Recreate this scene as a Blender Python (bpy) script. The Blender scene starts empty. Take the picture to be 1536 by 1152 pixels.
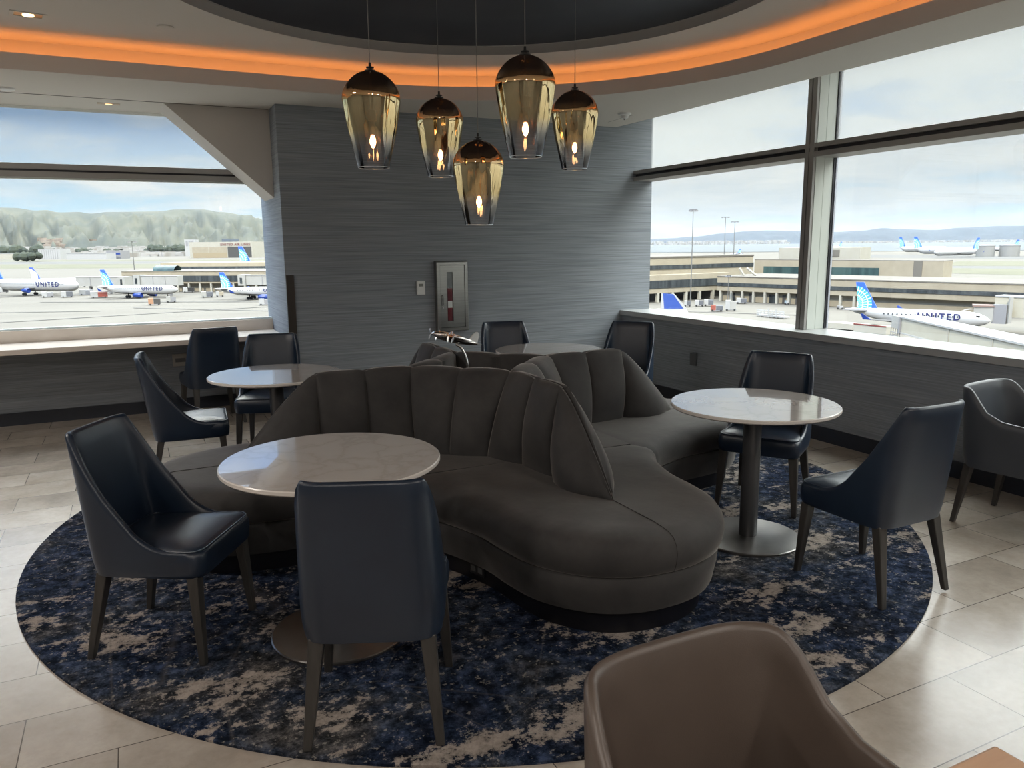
import bpy, bmesh, math, random
from math import sin, cos, pi, radians, sqrt, atan2, hypot
from mathutils import Vector, Matrix, noise
random.seed(7)
COL = bpy.context.scene.collection
SC = bpy.context.scene

# ------------------------------------------------------------------ camera (eye 1.62 m above the floor)
EYE = 1.62; FPX = 1150.0
_p, _r, _y = radians(10.24), radians(-0.57), radians(26.2)
FW = Vector((sin(_y)*cos(_p), cos(_y)*cos(_p), -sin(_p)))
_rt = Vector((cos(_y), -sin(_y), 0)); _up = _rt.cross(FW)
RT = _rt*cos(_r) + _up*sin(_r); UP = -_rt*sin(_r) + _up*cos(_r)
cam = bpy.data.cameras.new('camera'); camo = bpy.data.objects.new('camera', cam); COL.objects.link(camo)
cam.sensor_fit = 'HORIZONTAL'; cam.sensor_width = 36; cam.lens = 36*FPX/1536
cam.clip_start = 0.05; cam.clip_end = 60000
m = Matrix((RT, UP, -FW)).transposed().to_4x4(); m.translation = (0, 0, EYE)
camo.matrix_world = m
SC.camera = camo

def ray(x, y):
    return RT*((x-768)/FPX) + UP*(-(y-576)/FPX) + FW
def at(x, y, z=None, d=None):
    """world point seen at a photo pixel: on the level z, or at the horizontal distance d"""
    r = ray(x, y)
    t = (z-EYE)/r.z if z is not None else d/hypot(r.x, r.y)
    return Vector((0, 0, EYE)) + r*t
GZ = -18.5            # level of the airfield below the lounge
def brg(x):           # unit horizontal direction of a photo column
    r = ray(x, 368); v = Vector((r.x, r.y, 0)); v.normalize(); return v

# ------------------------------------------------------------------ materials
MATS = {}
def nt(name):
    mt = bpy.data.materials.new(name); mt.use_nodes = True
    n = mt.node_tree; return mt, n, n.nodes['Principled BSDF']
def pm(name, col, rough=.5, metal=0., spec=.5, emit=None, es=0., sheen=0., coat=0.):
    if name in MATS: return MATS[name]
    mt, n, b = nt(name)
    b.inputs['Base Color'].default_value = (*col, 1); b.inputs['Roughness'].default_value = rough
    b.inputs['Metallic'].default_value = metal; b.inputs['Specular IOR Level'].default_value = spec
    if emit: b.inputs['Emission Color'].default_value = (*emit, 1); b.inputs['Emission Strength'].default_value = es
    if sheen:
        b.inputs['Sheen Weight'].default_value = sheen; b.inputs['Sheen Roughness'].default_value = .4
        b.inputs['Sheen Tint'].default_value = (.8, .76, .72, 1)
    if coat: b.inputs['Coat Weight'].default_value = coat; b.inputs['Coat Roughness'].default_value = .08
    MATS[name] = mt; return mt
def node(n, t, **k):
    x = n.nodes.new(t)
    for a, v in k.items():
        if a.startswith('i_'):
            x.inputs[a[2:].replace('_', ' ')].default_value = v
        else: setattr(x, a, v)
    return x
def ramp(n, src, stops, interp='LINEAR'):
    r = n.nodes.new('ShaderNodeValToRGB'); r.color_ramp.interpolation = interp
    e = r.color_ramp.elements
    while len(e) < len(stops): e.new(.5)
    for i, (p, c) in enumerate(stops):
        e[i].position = p; e[i].color = (*c, 1) if len(c) == 3 else c
    n.links.new(src, r.inputs[0]); return r
def coords(n, scale=(1, 1, 1), kind='Object', rot=(0, 0, 0)):
    t = n.nodes.new('ShaderNodeTexCoord'); mp = n.nodes.new('ShaderNodeMapping')
    mp.inputs['Scale'].default_value = scale; mp.inputs['Rotation'].default_value = rot
    n.links.new(t.outputs[kind], mp.inputs[0]); return mp.outputs[0]
def noisy(name, stops, scale=4, detail=6, rough=.5, stretch=(1, 1, 1), bump=0., metal=0., nr=.6, spec=.5, sheen=0., kind='Object', bscale=None):
    mt, n, b = nt(name); L = n.links.new
    co = coords(n, stretch, kind)
    no = node(n, 'ShaderNodeTexNoise', i_Scale=scale, i_Detail=detail, i_Roughness=nr); L(co, no.inputs['Vector'])
    r = ramp(n, no.outputs['Fac'], stops); L(r.outputs[0], b.inputs['Base Color'])
    b.inputs['Roughness'].default_value = rough; b.inputs['Metallic'].default_value = metal
    b.inputs['Specular IOR Level'].default_value = spec
    if sheen:
        b.inputs['Sheen Weight'].default_value = sheen; b.inputs['Sheen Roughness'].default_value = .35
        b.inputs['Sheen Tint'].default_value = (.85, .78, .72, 1)
    if bump:
        n2 = node(n, 'ShaderNodeTexNoise', i_Scale=bscale or scale*6, i_Detail=4); L(co, n2.inputs['Vector'])
        bp = node(n, 'ShaderNodeBump', i_Strength=bump, i_Distance=.01); L(n2.outputs['Fac'], bp.inputs['Height']); L(bp.outputs[0], b.inputs['Normal'])
    MATS[name] = mt; return mt

# grasscloth wallpaper: horizontal woven threads
def wallpaper():
    mt, n, b = nt('grasscloth'); L = n.links.new
    co = coords(n, (1.2, 1.2, 95)); a = node(n, 'ShaderNodeTexNoise', i_Scale=1., i_Detail=5, i_Roughness=.65); L(co, a.inputs['Vector'])
    c2 = coords(n, (.5, .5, .5)); a2 = node(n, 'ShaderNodeTexNoise', i_Scale=1., i_Detail=2); L(c2, a2.inputs['Vector'])
    r = ramp(n, a.outputs['Fac'], [(.28, (.142, .160, .180)), (.5, (.222, .245, .272)), (.72, (.305, .335, .365))])
    L(r.outputs[0], b.inputs['Base Color']); b.inputs['Roughness'].default_value = .62
    bp = node(n, 'ShaderNodeBump', i_Strength=.35, i_Distance=.004); L(a.outputs['Fac'], bp.inputs['Height']); L(bp.outputs[0], b.inputs['Normal'])
    return mt
WALLP = wallpaper()
PLASTER = pm('warm_plaster', (.62, .59, .54), .85)
STRUTM = pm('taupe_plaster', (.56, .53, .495), .8)
DARKCEIL = noisy('dark_dome_paint', [(.3, (.040, .041, .050)), (.7, (.054, .055, .066))], 2, 3, .30)
FRAME = pm('bronze_grey_frame', (.30, .29, .275), .5, .1)
FRAMEP = pm('pale_mullion_panel', (.50, .53, .49), .5)
BLACK = pm('black_gasket', (.012, .012, .018), .4)
BASEB = pm('navy_baseboard', (.018, .022, .032), .35)
CORIAN = noisy('cream_solid_surface', [(.3, (.62, .56, .50)), (.7, (.70, .64, .58))], 3, 3, .25)
SILLM = noisy('pale_sill', [(.3, (.36, .37, .37)), (.7, (.41, .42, .42))], 3, 3, .3)
VELVET = noisy('charcoal_velvet', [(.3, (.036, .035, .0355)), (.7, (.060, .0575, .0565))], 5, 5, .72, bump=.12, spec=.2, sheen=.4, bscale=14)
PLINTH = pm('black_lacquer', (.006, .006, .009), .35)
def leather(name, c1, c2, rough=.36):
    mt, n, b = nt(name); L = n.links.new
    co = coords(n, (1, 1, 1)); a = node(n, 'ShaderNodeTexNoise', i_Scale=3., i_Detail=3); L(co, a.inputs['Vector'])
    r = ramp(n, a.outputs['Fac'], [(.35, c1), (.65, c2)]); L(r.outputs[0], b.inputs['Base Color'])
    b.inputs['Roughness'].default_value = rough; b.inputs['Specular IOR Level'].default_value = .6
    v = node(n, 'ShaderNodeTexVoronoi', i_Scale=380.); L(co, v.inputs['Vector'])
    bp = node(n, 'ShaderNodeBump', i_Strength=.10, i_Distance=.002); L(v.outputs['Distance'], bp.inputs['Height']); L(bp.outputs[0], b.inputs['Normal'])
    return mt
NAVY = leather('navy_leather', (.008, .016, .033), (.012, .024, .046), .33)
BROWN = leather('brown_leather', (.080, .060, .049), (.105, .080, .066), .42)
SLATE = leather('slate_leather', (.040, .046, .056), (.055, .062, .074), .42)
LEGM = noisy('dark_bronze_legs', [(.3, (.045, .042, .039)), (.7, (.072, .067, .062))], 8, 4, .42, stretch=(4, 4, .5), metal=.35)
METAL = noisy('gunmetal_base', [(.3, (.20, .19, .185)), (.7, (.27, .26, .25))], 5, 3, .30, metal=.9)
COLM = pm('gunmetal_column', (.13, .13, .135), .38, .75)
STEEL = noisy('brushed_steel', [(.3, (.36, .355, .33)), (.7, (.44, .435, .41))], 3, 3, .28, stretch=(1, 1, 30), metal=1)
CHROME = pm('polished_aluminium', (.90, .88, .85), .17, 1)
COPPER = pm('copper', (.75, .40, .22), .2, 1)
WHITEP = pm('white_plastic', (.72, .73, .72), .4)
LCD = pm('grey_display', (.20, .21, .19), .3)
REDP = pm('red_enamel', (.16, .01, .02), .3)
BLUEP = noisy('socket_grey', [(.4, (.10, .10, .10)), (.6, (.13, .13, .13))], 6, 2, .5)

def marble():
    mt, n, b = nt('cream_marble'); L = n.links.new
    co = coords(n, (1, 1, 1))
    w = node(n, 'ShaderNodeTexNoise', i_Scale=3.5, i_Detail=6, i_Roughness=.6); L(co, w.inputs['Vector'])
    mx = node(n, 'ShaderNodeMixRGB', i_Fac=.28); L(co, mx.inputs[1]); L(w.outputs['Color'], mx.inputs[2])
    v = node(n, 'ShaderNodeTexVoronoi', i_Scale=6.5, feature='DISTANCE_TO_EDGE'); L(mx.outputs[0], v.inputs['Vector'])
    r = ramp(n, v.outputs['Distance'], [(0., (.50, .45, .415)), (.06, (.55, .50, .465)), (.2, (.57, .52, .485))])
    L(r.outputs[0], b.inputs['Base Color']); b.inputs['Roughness'].default_value = .12
    b.inputs['Specular IOR Level'].default_value = .8; b.inputs['Coat Weight'].default_value = 1.; b.inputs['Coat Roughness'].default_value = .015; b.inputs['Coat IOR'].default_value = 1.6
    return mt
MARBLE = marble()
MEDGE = pm('marble_edge', (.68, .64, .60), .25)
def wood():
    mt, n, b = nt('honey_wood'); L = n.links.new
    co = coords(n, (1, 9, 1)); a = node(n, 'ShaderNodeTexNoise', i_Scale=3., i_Detail=6); L(co, a.inputs['Vector'])
    r = ramp(n, a.outputs['Fac'], [(.3, (.42, .24, .13)), (.7, (.58, .36, .22))]); L(r.outputs[0], b.inputs['Base Color'])
    b.inputs['Roughness'].default_value = .3; return mt
WOOD = wood()

def tiles():
    mt, n, b = nt('travertine_tiles'); L = n.links.new
    t = n.nodes.new('ShaderNodeTexCoord'); mp = n.nodes.new('ShaderNodeMapping'); L(t.outputs['Object'], mp.inputs[0])
    mp.inputs['Location'].default_value = (.17, -.065, 0)
    br = node(n, 'ShaderNodeTexBrick', offset=.47, offset_frequency=2, squash=1., i_Scale=1., i_Mortar_Size=.0022, i_Mortar_Smooth=.2, i_Brick_Width=.62, i_Row_Height=.32, i_Bias=0.)
    br.inputs['Color1'].default_value = (.30, .30, .30, 1); br.inputs['Color2'].default_value = (.70, .70, .70, 1)
    br.inputs['Mortar'].default_value = (0, 0, 0, 1); L(mp.outputs[0], br.inputs['Vector'])
    n1 = node(n, 'ShaderNodeTexNoise', i_Scale=2.2, i_Detail=7, i_Roughness=.58, i_Distortion=.1)
    # every tile its own patch of stone: shift the noise by the tile's random value
    ml = node(n, 'ShaderNodeVectorMath', operation='SCALE'); L(br.outputs['Color'], ml.inputs[0]); ml.inputs['Scale'].default_value = 17.
    ad = node(n, 'ShaderNodeVectorMath', operation='ADD'); L(ml.outputs[0], ad.inputs[0]); L(mp.outputs[0], ad.inputs[1]); L(ad.outputs[0], n1.inputs['Vector'])
    n2 = node(n, 'ShaderNodeTexNoise', i_Scale=30., i_Detail=5, i_Roughness=.7); L(ad.outputs[0], n2.inputs['Vector'])
    r1 = ramp(n, n1.outputs['Fac'], [(.3, (.31, .27, .23)), (.5, (.41, .365, .315)), (.7, (.50, .455, .405))])
    r2 = ramp(n, n2.outputs['Fac'], [(.25, (.80, .80, .80)), (.6, (1, 1, 1))])
    m1 = node(n, 'ShaderNodeMixRGB', blend_type='MULTIPLY', i_Fac=.7); L(r1.outputs[0], m1.inputs[1]); L(r2.outputs[0], m1.inputs[2])
    r3 = ramp(n, br.outputs['Color'], [(.3, (.88, .87, .86)), (.7, (1.06, 1.05, 1.04))])
    m2 = node(n, 'ShaderNodeMixRGB', blend_type='MULTIPLY', i_Fac=1.); L(m1.outputs[0], m2.inputs[1]); L(r3.outputs[0], m2.inputs[2])
    m3 = node(n, 'ShaderNodeMixRGB', i_Fac=0.); L(br.outputs['Fac'], m3.inputs[0]); L(m2.outputs[0], m3.inputs[1]); m3.inputs[2].default_value = (.09, .075, .065, 1)
    L(m3.outputs[0], b.inputs['Base Color'])
    rr = ramp(n, n1.outputs['Fac'], [(.3, (.20, .20, .20)), (.7, (.25, .25, .25))]); L(rr.outputs[0], b.inputs['Roughness'])
    b.inputs['Specular IOR Level'].default_value = .55
    return mt
TILES = tiles()

def rugmat():
    mt, n, b = nt('abstract_rug'); L = n.links.new
    co = coords(n, (1, 1.0, 1)); co2 = coords(n, (1, 2.1, 1), rot=(0, 0, radians(-28)))
    w = node(n, 'ShaderNodeTexNoise', i_Scale=1.75, i_Detail=9, i_Roughness=.70); L(co2, w.inputs['Vector'])
    w2 = node(n, 'ShaderNodeTexNoise', i_Scale=17., i_Detail=8, i_Roughness=.78); L(co, w2.inputs['Vector'])
    w3 = node(n, 'ShaderNodeTexNoise', i_Scale=1.7, i_Detail=5, i_Roughness=.6); L(co, w3.inputs['Vector'])
    base = ramp(n, w3.outputs['Fac'], [(.36, (.012, .014, .021)), (.46, (.013, .020, .040)), (.54, (.021, .028, .044)), (.60, (.030, .032, .038)), (.68, (.058, .056, .056))])
    fine = ramp(n, w2.outputs['Fac'], [(.40, (.35, .35, .35)), (.50, (1., 1., 1.)), (.62, (3.2, 3.0, 2.8))])
    mb = node(n, 'ShaderNodeMixRGB', blend_type='MULTIPLY', i_Fac=1.); L(base.outputs[0], mb.inputs[1]); L(fine.outputs[0], mb.inputs[2])
    # cream worn islands, edges broken up by the fine noise
    ma = node(n, 'ShaderNodeMath', operation='MULTIPLY_ADD'); L(w2.outputs['Fac'], ma.inputs[0]); ma.inputs[1].default_value = .55; L(w.outputs['Fac'], ma.inputs[2])
    isl = ramp(n, ma.outputs[0], [(.838, (0, 0, 0)), (.858, (.75, .75, .75)), (.90, (1, 1, 1))])
    cr = ramp(n, w2.outputs['Fac'], [(.3, (.12, .10, .088)), (.6, (.30, .26, .228))])
    mx = node(n, 'ShaderNodeMixRGB'); L(isl.outputs[0], mx.inputs[0]); L(mb.outputs[0], mx.inputs[1]); L(cr.outputs[0], mx.inputs[2])
    # small pale flecks
    w4 = node(n, 'ShaderNodeTexNoise', i_Scale=42., i_Detail=3, i_Roughness=.6); L(co, w4.inputs['Vector'])
    fl = ramp(n, w4.outputs['Fac'], [(.60, (0, 0, 0)), (.67, (.55, .55, .55))])
    mx2 = node(n, 'ShaderNodeMixRGB'); L(fl.outputs[0], mx2.inputs[0]); L(mx.outputs[0], mx2.inputs[1]); mx2.inputs[2].default_value = (.30, .28, .25, 1)
    # thin grey scratched lines
    v = node(n, 'ShaderNodeTexVoronoi', i_Scale=1.9, feature='DISTANCE_TO_EDGE'); L(co, v.inputs['Vector'])
    ln = ramp(n, v.outputs['Distance'], [(.001, (.28, .28, .28)), (.006, (0, 0, 0))])
    mx3 = node(n, 'ShaderNodeMixRGB'); L(ln.outputs[0], mx3.inputs[0]); L(mx2.outputs[0], mx3.inputs[1]); mx3.inputs[2].default_value = (.11, .10, .09, 1)
    L(mx3.outputs[0], b.inputs['Base Color']); b.inputs['Roughness'].default_value = .95; b.inputs['Specular IOR Level'].default_value = .03
    bp = node(n, 'ShaderNodeBump', i_Strength=.5, i_Distance=.004); L(w4.outputs['Fac'], bp.inputs['Height']); L(bp.outputs[0], b.inputs['Normal'])
    return mt
RUG = rugmat()

def glassmat():
    mt = bpy.data.materials.new('window_glass'); mt.use_nodes = True; n = mt.node_tree; n.nodes.clear(); L = n.links.new
    o = n.nodes.new('ShaderNodeOutputMaterial'); t = node(n, 'ShaderNodeBsdfTransparent'); t.inputs[0].default_value = (.95, .97, .965, 1)
    g = node(n, 'ShaderNodeBsdfGlossy', i_Roughness=.0); g.inputs[0].default_value = (1, 1, 1, 1)
    lw = node(n, 'ShaderNodeLayerWeight', i_Blend=.5); f = node(n, 'ShaderNodeMath', operation='POWER'); L(lw.outputs['Facing'], f.inputs[0]); f.inputs[1].default_value = 5.; f2 = node(n, 'ShaderNodeMath', operation='MULTIPLY_ADD'); L(f.outputs[0], f2.inputs[0]); f2.inputs[1].default_value = .5; f2.inputs[2].default_value = .025; f = f2; mx = n.nodes.new('ShaderNodeMixShader')
    L(f.outputs[0], mx.inputs[0]); L(t.outputs[0], mx.inputs[1]); L(g.outputs[0], mx.inputs[2]); L(mx.outputs[0], o.inputs[0])
    return mt
GLASS = glassmat()
def shademat():
    mt = bpy.data.materials.new('perforated_shade'); mt.use_nodes = True; n = mt.node_tree; n.nodes.clear(); L = n.links.new
    o = n.nodes.new('ShaderNodeOutputMaterial'); t = node(n, 'ShaderNodeBsdfTransparent'); t.inputs[0].default_value = (1, 1, 1, 1)
    d = node(n, 'ShaderNodeBsdfTranslucent'); d.inputs[0].default_value = (.42, .43, .43, 1)
    co = coords(n, (1, 1, 1)); s = n.nodes.new('ShaderNodeSeparateXYZ'); L(co, s.inputs[0])
    a = node(n, 'ShaderNodeMath', operation='ADD'); L(s.outputs[0], a.inputs[0]); L(s.outputs[1], a.inputs[1])
    a1 = node(n, 'ShaderNodeMath', operation='SINE'); m1 = node(n, 'ShaderNodeMath', operation='MULTIPLY'); L(a.outputs[0], m1.inputs[0]); m1.inputs[1].default_value = 1150.; L(m1.outputs[0], a1.inputs[0])
    a2 = node(n, 'ShaderNodeMath', operation='SINE'); m2 = node(n, 'ShaderNodeMath', operation='MULTIPLY'); L(s.outputs[2], m2.inputs[0]); m2.inputs[1].default_value = 1150.; L(m2.outputs[0], a2.inputs[0])
    ad = node(n, 'ShaderNodeMath', operation='ADD'); L(a1.outputs[0], ad.inputs[0]); L(a2.outputs[0], ad.inputs[1])
    r = ramp(n, ad.outputs[0], [(0, (.16, .16, .16)), (1, (.36, .36, .36))]); mx = n.nodes.new('ShaderNodeMixShader')
    L(r.outputs[0], mx.inputs[0]); L(t.outputs[0], mx.inputs[1]); L(d.outputs[0], mx.inputs[2]); L(mx.outputs[0], o.inputs[0])
    return mt
SHADE = shademat()

# ------------------------------------------------------------------ mesh helpers
class MB:
    def __init__(s): s.v = []; s.f = []
    def add(s, vs, fs):
        o = len(s.v); s.v += [tuple(p) for p in vs]; s.f += [tuple(i+o for i in f) for f in fs]; return s
    def box(s, x0, x1, y0, y1, z0, z1, mat=None):
        vs = [Vector((x, y, z)) for z in (z0, z1) for x, y in ((x0, y0), (x1, y0), (x1, y1), (x0, y1))]
        if mat: vs = [mat @ v for v in vs]
        return s.add(vs, [(0, 3, 2, 1), (4, 5, 6, 7), (0, 1, 5, 4), (1, 2, 6, 5), (2, 3, 7, 6), (3, 0, 4, 7)])
    def rings(s, rings, closed=True, cap=True):
        n = len(rings[0]); vs = [p for r in rings for p in r]; fs = []
        for i in range(len(rings)-1):
            for j in range(n if closed else n-1):
                k = (j+1) % n; fs.append((i*n+j, i*n+k, (i+1)*n+k, (i+1)*n+j))
        if cap: fs.append(tuple(range(n))[::-1]); fs.append(tuple((len(rings)-1)*n+j for j in range(n)))
        return s.add(vs, fs)
    def lathe(s, prof, n=32, c=(0, 0, 0), cap=True, mat=None):
        R = [[Vector((c[0]+r*cos(2*pi*j/n), c[1]+r*sin(2*pi*j/n), c[2]+z)) for j in range(n)] for r, z in prof]
        if mat: R = [[mat @ p for p in r] for r in R]
        return s.rings(R, True, cap)
    def tube(s, pts, r, n=8, cap=True):
        pts = [Vector(p) for p in pts]; R = []
        rr = r if isinstance(r, (list, tuple)) else [r]*len(pts); prev = None
        for i, p in enumerate(pts):
            t = (pts[min(i+1, len(pts)-1)] - pts[max(i-1, 0)]).normalized()
            u = prev if prev else (Vector((0, 0, 1)) if abs(t.z) < .9 else Vector((1, 0, 0)))
            a = t.cross(u).normalized(); b = a.cross(t).normalized(); prev = b
            R.append([p + (a*cos(2*pi*j/n) + b*sin(2*pi*j/n))*rr[i] for j in range(n)])
        return s.rings(R, True, cap)
    def prism(s, poly, z0, z1, mat=None):
        n = len(poly); vs = [Vector((x, y, z)) for z in (z0, z1) for x, y in poly]
        if mat: vs = [mat @ v for v in vs]
        return s.add(vs, [tuple(range(n))[::-1], tuple(range(n, 2*n))] + [(i, (i+1) % n, n+(i+1) % n, n+i) for i in range(n)])
    def build(s, name, mat, parent=None, smooth=0, bevel=0, sub=0, **tags):
        me = bpy.data.meshes.new(name); me.from_pydata(s.v, [], s.f)
        bm = bmesh.new(); bm.from_mesh(me)
        bmesh.ops.recalc_face_normals(bm, faces=bm.faces[:]); bm.to_mesh(me); bm.free()
        me.materials.append(mat)
        if smooth:
            me.polygons.foreach_set('use_smooth', [True]*len(me.polygons))
            me.set_sharp_from_angle(angle=radians(smooth))
        o = bpy.data.objects.new(name, me); COL.objects.link(o)
        if parent: o.parent = parent
        if bevel:
            b = o.modifiers.new('b', 'BEVEL'); b.width = bevel; b.segments = 2; b.limit_method = 'ANGLE'; b.angle_limit = radians(40)
        if sub:
            b = o.modifiers.new('s', 'SUBSURF'); b.levels = sub; b.render_levels = sub
        for k, v in tags.items(): o[k] = v
        return o
def empty(name, loc=(0, 0, 0), rz=0, **tags):
    o = bpy.data.objects.new(name, None); COL.objects.link(o); o.location = loc; o.rotation_euler = (0, 0, rz)
    o.empty_display_size = .1
    for k, v in tags.items(): o[k] = v
    return o
def copy_tree(o, parent=None):
    c = o.copy(); COL.objects.link(c); c.parent = parent
    for ch in [x for x in COL.objects if x.parent == o]: copy_tree(ch, c)
    return c
def textmesh(body, size, name, mat, parent, M, ext=.0, **kw):
    cu = bpy.data.curves.new(name, 'FONT'); cu.body = body; cu.size = size; cu.extrude = ext; cu.align_x = 'CENTER'; cu.align_y = 'CENTER'
    cu.space_character = kw.get('sp', 1.1)
    cu.offset = kw.get('off', 0.)
    t = bpy.data.objects.new('tmp', cu); COL.objects.link(t)
    me = bpy.data.meshes.new_from_object(t.evaluated_get(bpy.context.evaluated_depsgraph_get()))
    COL.objects.unlink(t); bpy.data.objects.remove(t)
    me.transform(M); me.materials.clear(); me.materials.append(mat)
    o = bpy.data.objects.new(name, me); COL.objects.link(o); o.parent = parent; return o
def cr(pts, t, closed=False):
    """Catmull-Rom through pts, t in 0..len-1 (or len when closed)"""
    n = len(pts); i = int(math.floor(t)); f = t-i
    if not closed and i >= n-1: i = n-2; f = 1.
    g = (lambda k: Vector(pts[k % n])) if closed else (lambda k: Vector(pts[max(0, min(n-1, k))]))
    a, b, c, d = g(i-1), g(i), g(i+1), g(i+2)
    return .5*((2*b) + (c-a)*f + (2*a-5*b+4*c-d)*f*f + (3*b-a-3*c+d)*f**3)

# ------------------------------------------------------------------ the room
XW = 5.42; XH = 5.03; YB = 7.357; YL = 8.385; YW = 8.23; XL = -5.5; YR = -4.5; ZC = 2.885; ZT = 3.14
ST = dict(kind='structure')
MB().box(XL, XW+.1, YR, YL+.1, -.2, 0).build('floor', TILES, **ST)
b = MB(); b.box(1.29, XW, YB, YL+.1, 0, 3.3); b.build('wall_back', WALLP, **ST)
b = MB(); b.box(XL, 1.29, YL, YL+.15, 0, .79); b.build('wall_left', WALLP, **ST)
b = MB(); b.box(XH, XW-.02, YR, YB, 0, .825); b.build('wall_right', WALLP, **ST)
MB().box(XL-.1, XL, YR, YL+.1, -.2, 3.3).build('wall_side', WALLP, **ST)
MB().box(XL, XW+.1, YR-.1, YR, -.2, 3.3).build('wall_rear', WALLP, **ST)
# sills
b = MB(); b.box(XH-.02, XW, YR, YB, .825, .88); b.build('window_sill_right', SILLM, bevel=.004, **ST)
b = MB(); b.box(XL, 1.289, 7.66, YW, .742, .79)
b.build('work_counter', CORIAN, bevel=.004, label='long cream solid-surface counter ledge running under the left window', category='counter')
b = MB(); b.box(XL, 1.289, YW, YL+.05, .74, .90); b.build('window_sill_left', CORIAN, bevel=.003, **ST)
# baseboards
MB().box(XL, 1.29, YL-.015, YL, 0, .12).build('baseboard_left', BASEB, **ST)
MB().box(XH-.015, XH, YR, YB, 0, .12).build('baseboard_right', BASEB, **ST)
MB().box(1.275, XH, YB-.015, YB, 0, .12).build('baseboard_back', BASEB, **ST)
MB().box(1.292, 1.365, YB-.018, YB, .12, 1.37).build('trim_1', pm('dark_bronze_panel', (.045, .038, .032), .4, .2), bevel=.002, **ST)

# lower soffit: inner edge runs straight along the left wall and turns round the seating circle
CX, CY = 1.90, 4.29; RL = 2.43
def edge(off=0.):
    R = RL+off
    p = [(XL, CY+R), (-3.5, CY+R), (-1.5, CY+R), (0.5, CY+R)]
    p += [(CX+R*sin(a), CY+R*cos(a)) for a in [i*pi/2/40 for i in range(41)]]
    p += [(CX+R, 2.5), (CX+R, 0.), (CX+R, YR)]
    return p
def strip(b, A, za, B, zb):
    n = len(A); b.add([(x, y, za) for x, y in A]+[(x, y, zb) for x, y in B], [(i, i+1, n+i+1, n+i) for i in range(n-1)])
E0 = edge(0); E1 = edge(.045); E2 = edge(.26)
outer = []
for x, y in E0:
    if x <= CX: outer.append((x, YL+.1))
    else:
        a = atan2(x-CX, y-CY)
        if y < CY: outer.append((4.925, y))
        else:
            k = min((4.925-CX)/max(1e-6, sin(a)), (YL+.1-CY)/max(1e-6, cos(a))); outer.append((CX+k*sin(a), CY+k*cos(a)))
b = MB(); strip(b, E0, ZC, outer, ZC); strip(b, outer, ZC, outer, ZT+.1)
# inserted exact corner
b.build('ceiling', PLASTER, smooth=30, **ST)
ci = (4.925, YL+.1)
kc = [i for i, o in enumerate(outer) if o[0] < 4.9249][-1]
b = MB(); b.add([(*outer[kc], ZC), (*ci, ZC), (*outer[kc+1], ZC)], [(0, 1, 2)]); b.build('ceiling', PLASTER, **ST)
b = MB(); strip(b, E0, ZC, E0, 3.0); strip(b, E0, 3.0, E1, 3.0); strip(b, E1, 3.0, E1, 2.93); strip(b, E1, 2.93, E2, 2.93)
b.build('ceiling', pm('taupe_lip', (.62, .58, .545), .8), smooth=30, **ST)
b = MB(); strip(b, E2, 2.93, E2, ZT+.02); b.build('ceiling', PLASTER, smooth=30, **ST)
# upper ceiling with the round opening
b = MB(); N = 96; R1 = 1.90; inn = []; out = []
for i in range(N+1):
    a = 2*pi*i/N; c, s = cos(a), sin(a); inn.append((CX+R1*c, CY+R1*s))
    k = min([((XW+.1 if c > 0 else XL)-CX)/c if abs(c) > 1e-6 else 1e9, ((YL+.1 if s > 0 else YR)-CY)/s if abs(s) > 1e-6 else 1e9]); out.append((CX+k*c, CY+k*s))
strip(b, inn, ZT, out, ZT)
for i in range(N):   # corners of the rectangle
    if abs(out[i][0]-out[i+1][0]) > 1e-4 and abs(out[i][1]-out[i+1][1]) > 1e-4:
        cx_ = XW+.1 if max(out[i][0], out[i+1][0]) > CX+1 else XL; cy_ = YL+.1 if max(out[i][1], out[i+1][1]) > CY+1 else YR
        b.add([(*out[i], ZT), (cx_, cy_, ZT), (*out[i+1], ZT)], [(0, 1, 2)])
b.build('ceiling', PLASTER, smooth=30, **ST)
b = MB(); inn2 = [(CX+1.875*cos(2*pi*i/N), CY+1.875*sin(2*pi*i/N)) for i in range(N+1)]
strip(b, inn, ZT, inn, 3.205); strip(b, inn, 3.205, inn2, 3.205); b.build('trim_2', pm('taupe_rim', (.46, .45, .435), .7), smooth=40, **ST)
b = MB(); b.lathe([(1.875, 3.205), (1.80, 3.25), (1.5, 3.31), (1.1, 3.355), (.6, 3.385), (0, 3.395)], 96, (CX, CY, 0), cap=False); b.build('ceiling_dome', DARKCEIL, smooth=40, **ST)
MB().box(XL-.1, XW+.12, YR-.1, YL+.15, 3.42, 3.5).build('roof_slab', PLASTER, **ST)
# joint line in the left soffit
MB().box(XL, 1.284, 7.675, 7.683, ZC-.003, ZC+.001).build('trim_3', pm('joint_dark', (.12, .11, .10), .9), **ST)
# LED cove strip (hidden behind the lip)
b = MB(); EL = edge(.10); b.tube([(x, y, 2.955) for x, y in EL], .012, 6)
b.build('cove_light_strip', pm('amber_led', (1, .5, .2), .5, emit=(1., .36, .10), es=3.), label='amber light strip glowing in the curved ceiling cove', category='light strip')
# diagonal strut box at the left window
b = MB(); b.add([(x, y, z) for y in (7.68, YW) for x, z in ((.39, ZC), (1.289, ZC), (1.289, 2.085))], [(0, 1, 2), (3, 5, 4), (0, 2, 5, 3), (1, 4, 5, 2), (0, 3, 4, 1)])
b.build('wall_strut', STRUTM, **ST)

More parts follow.
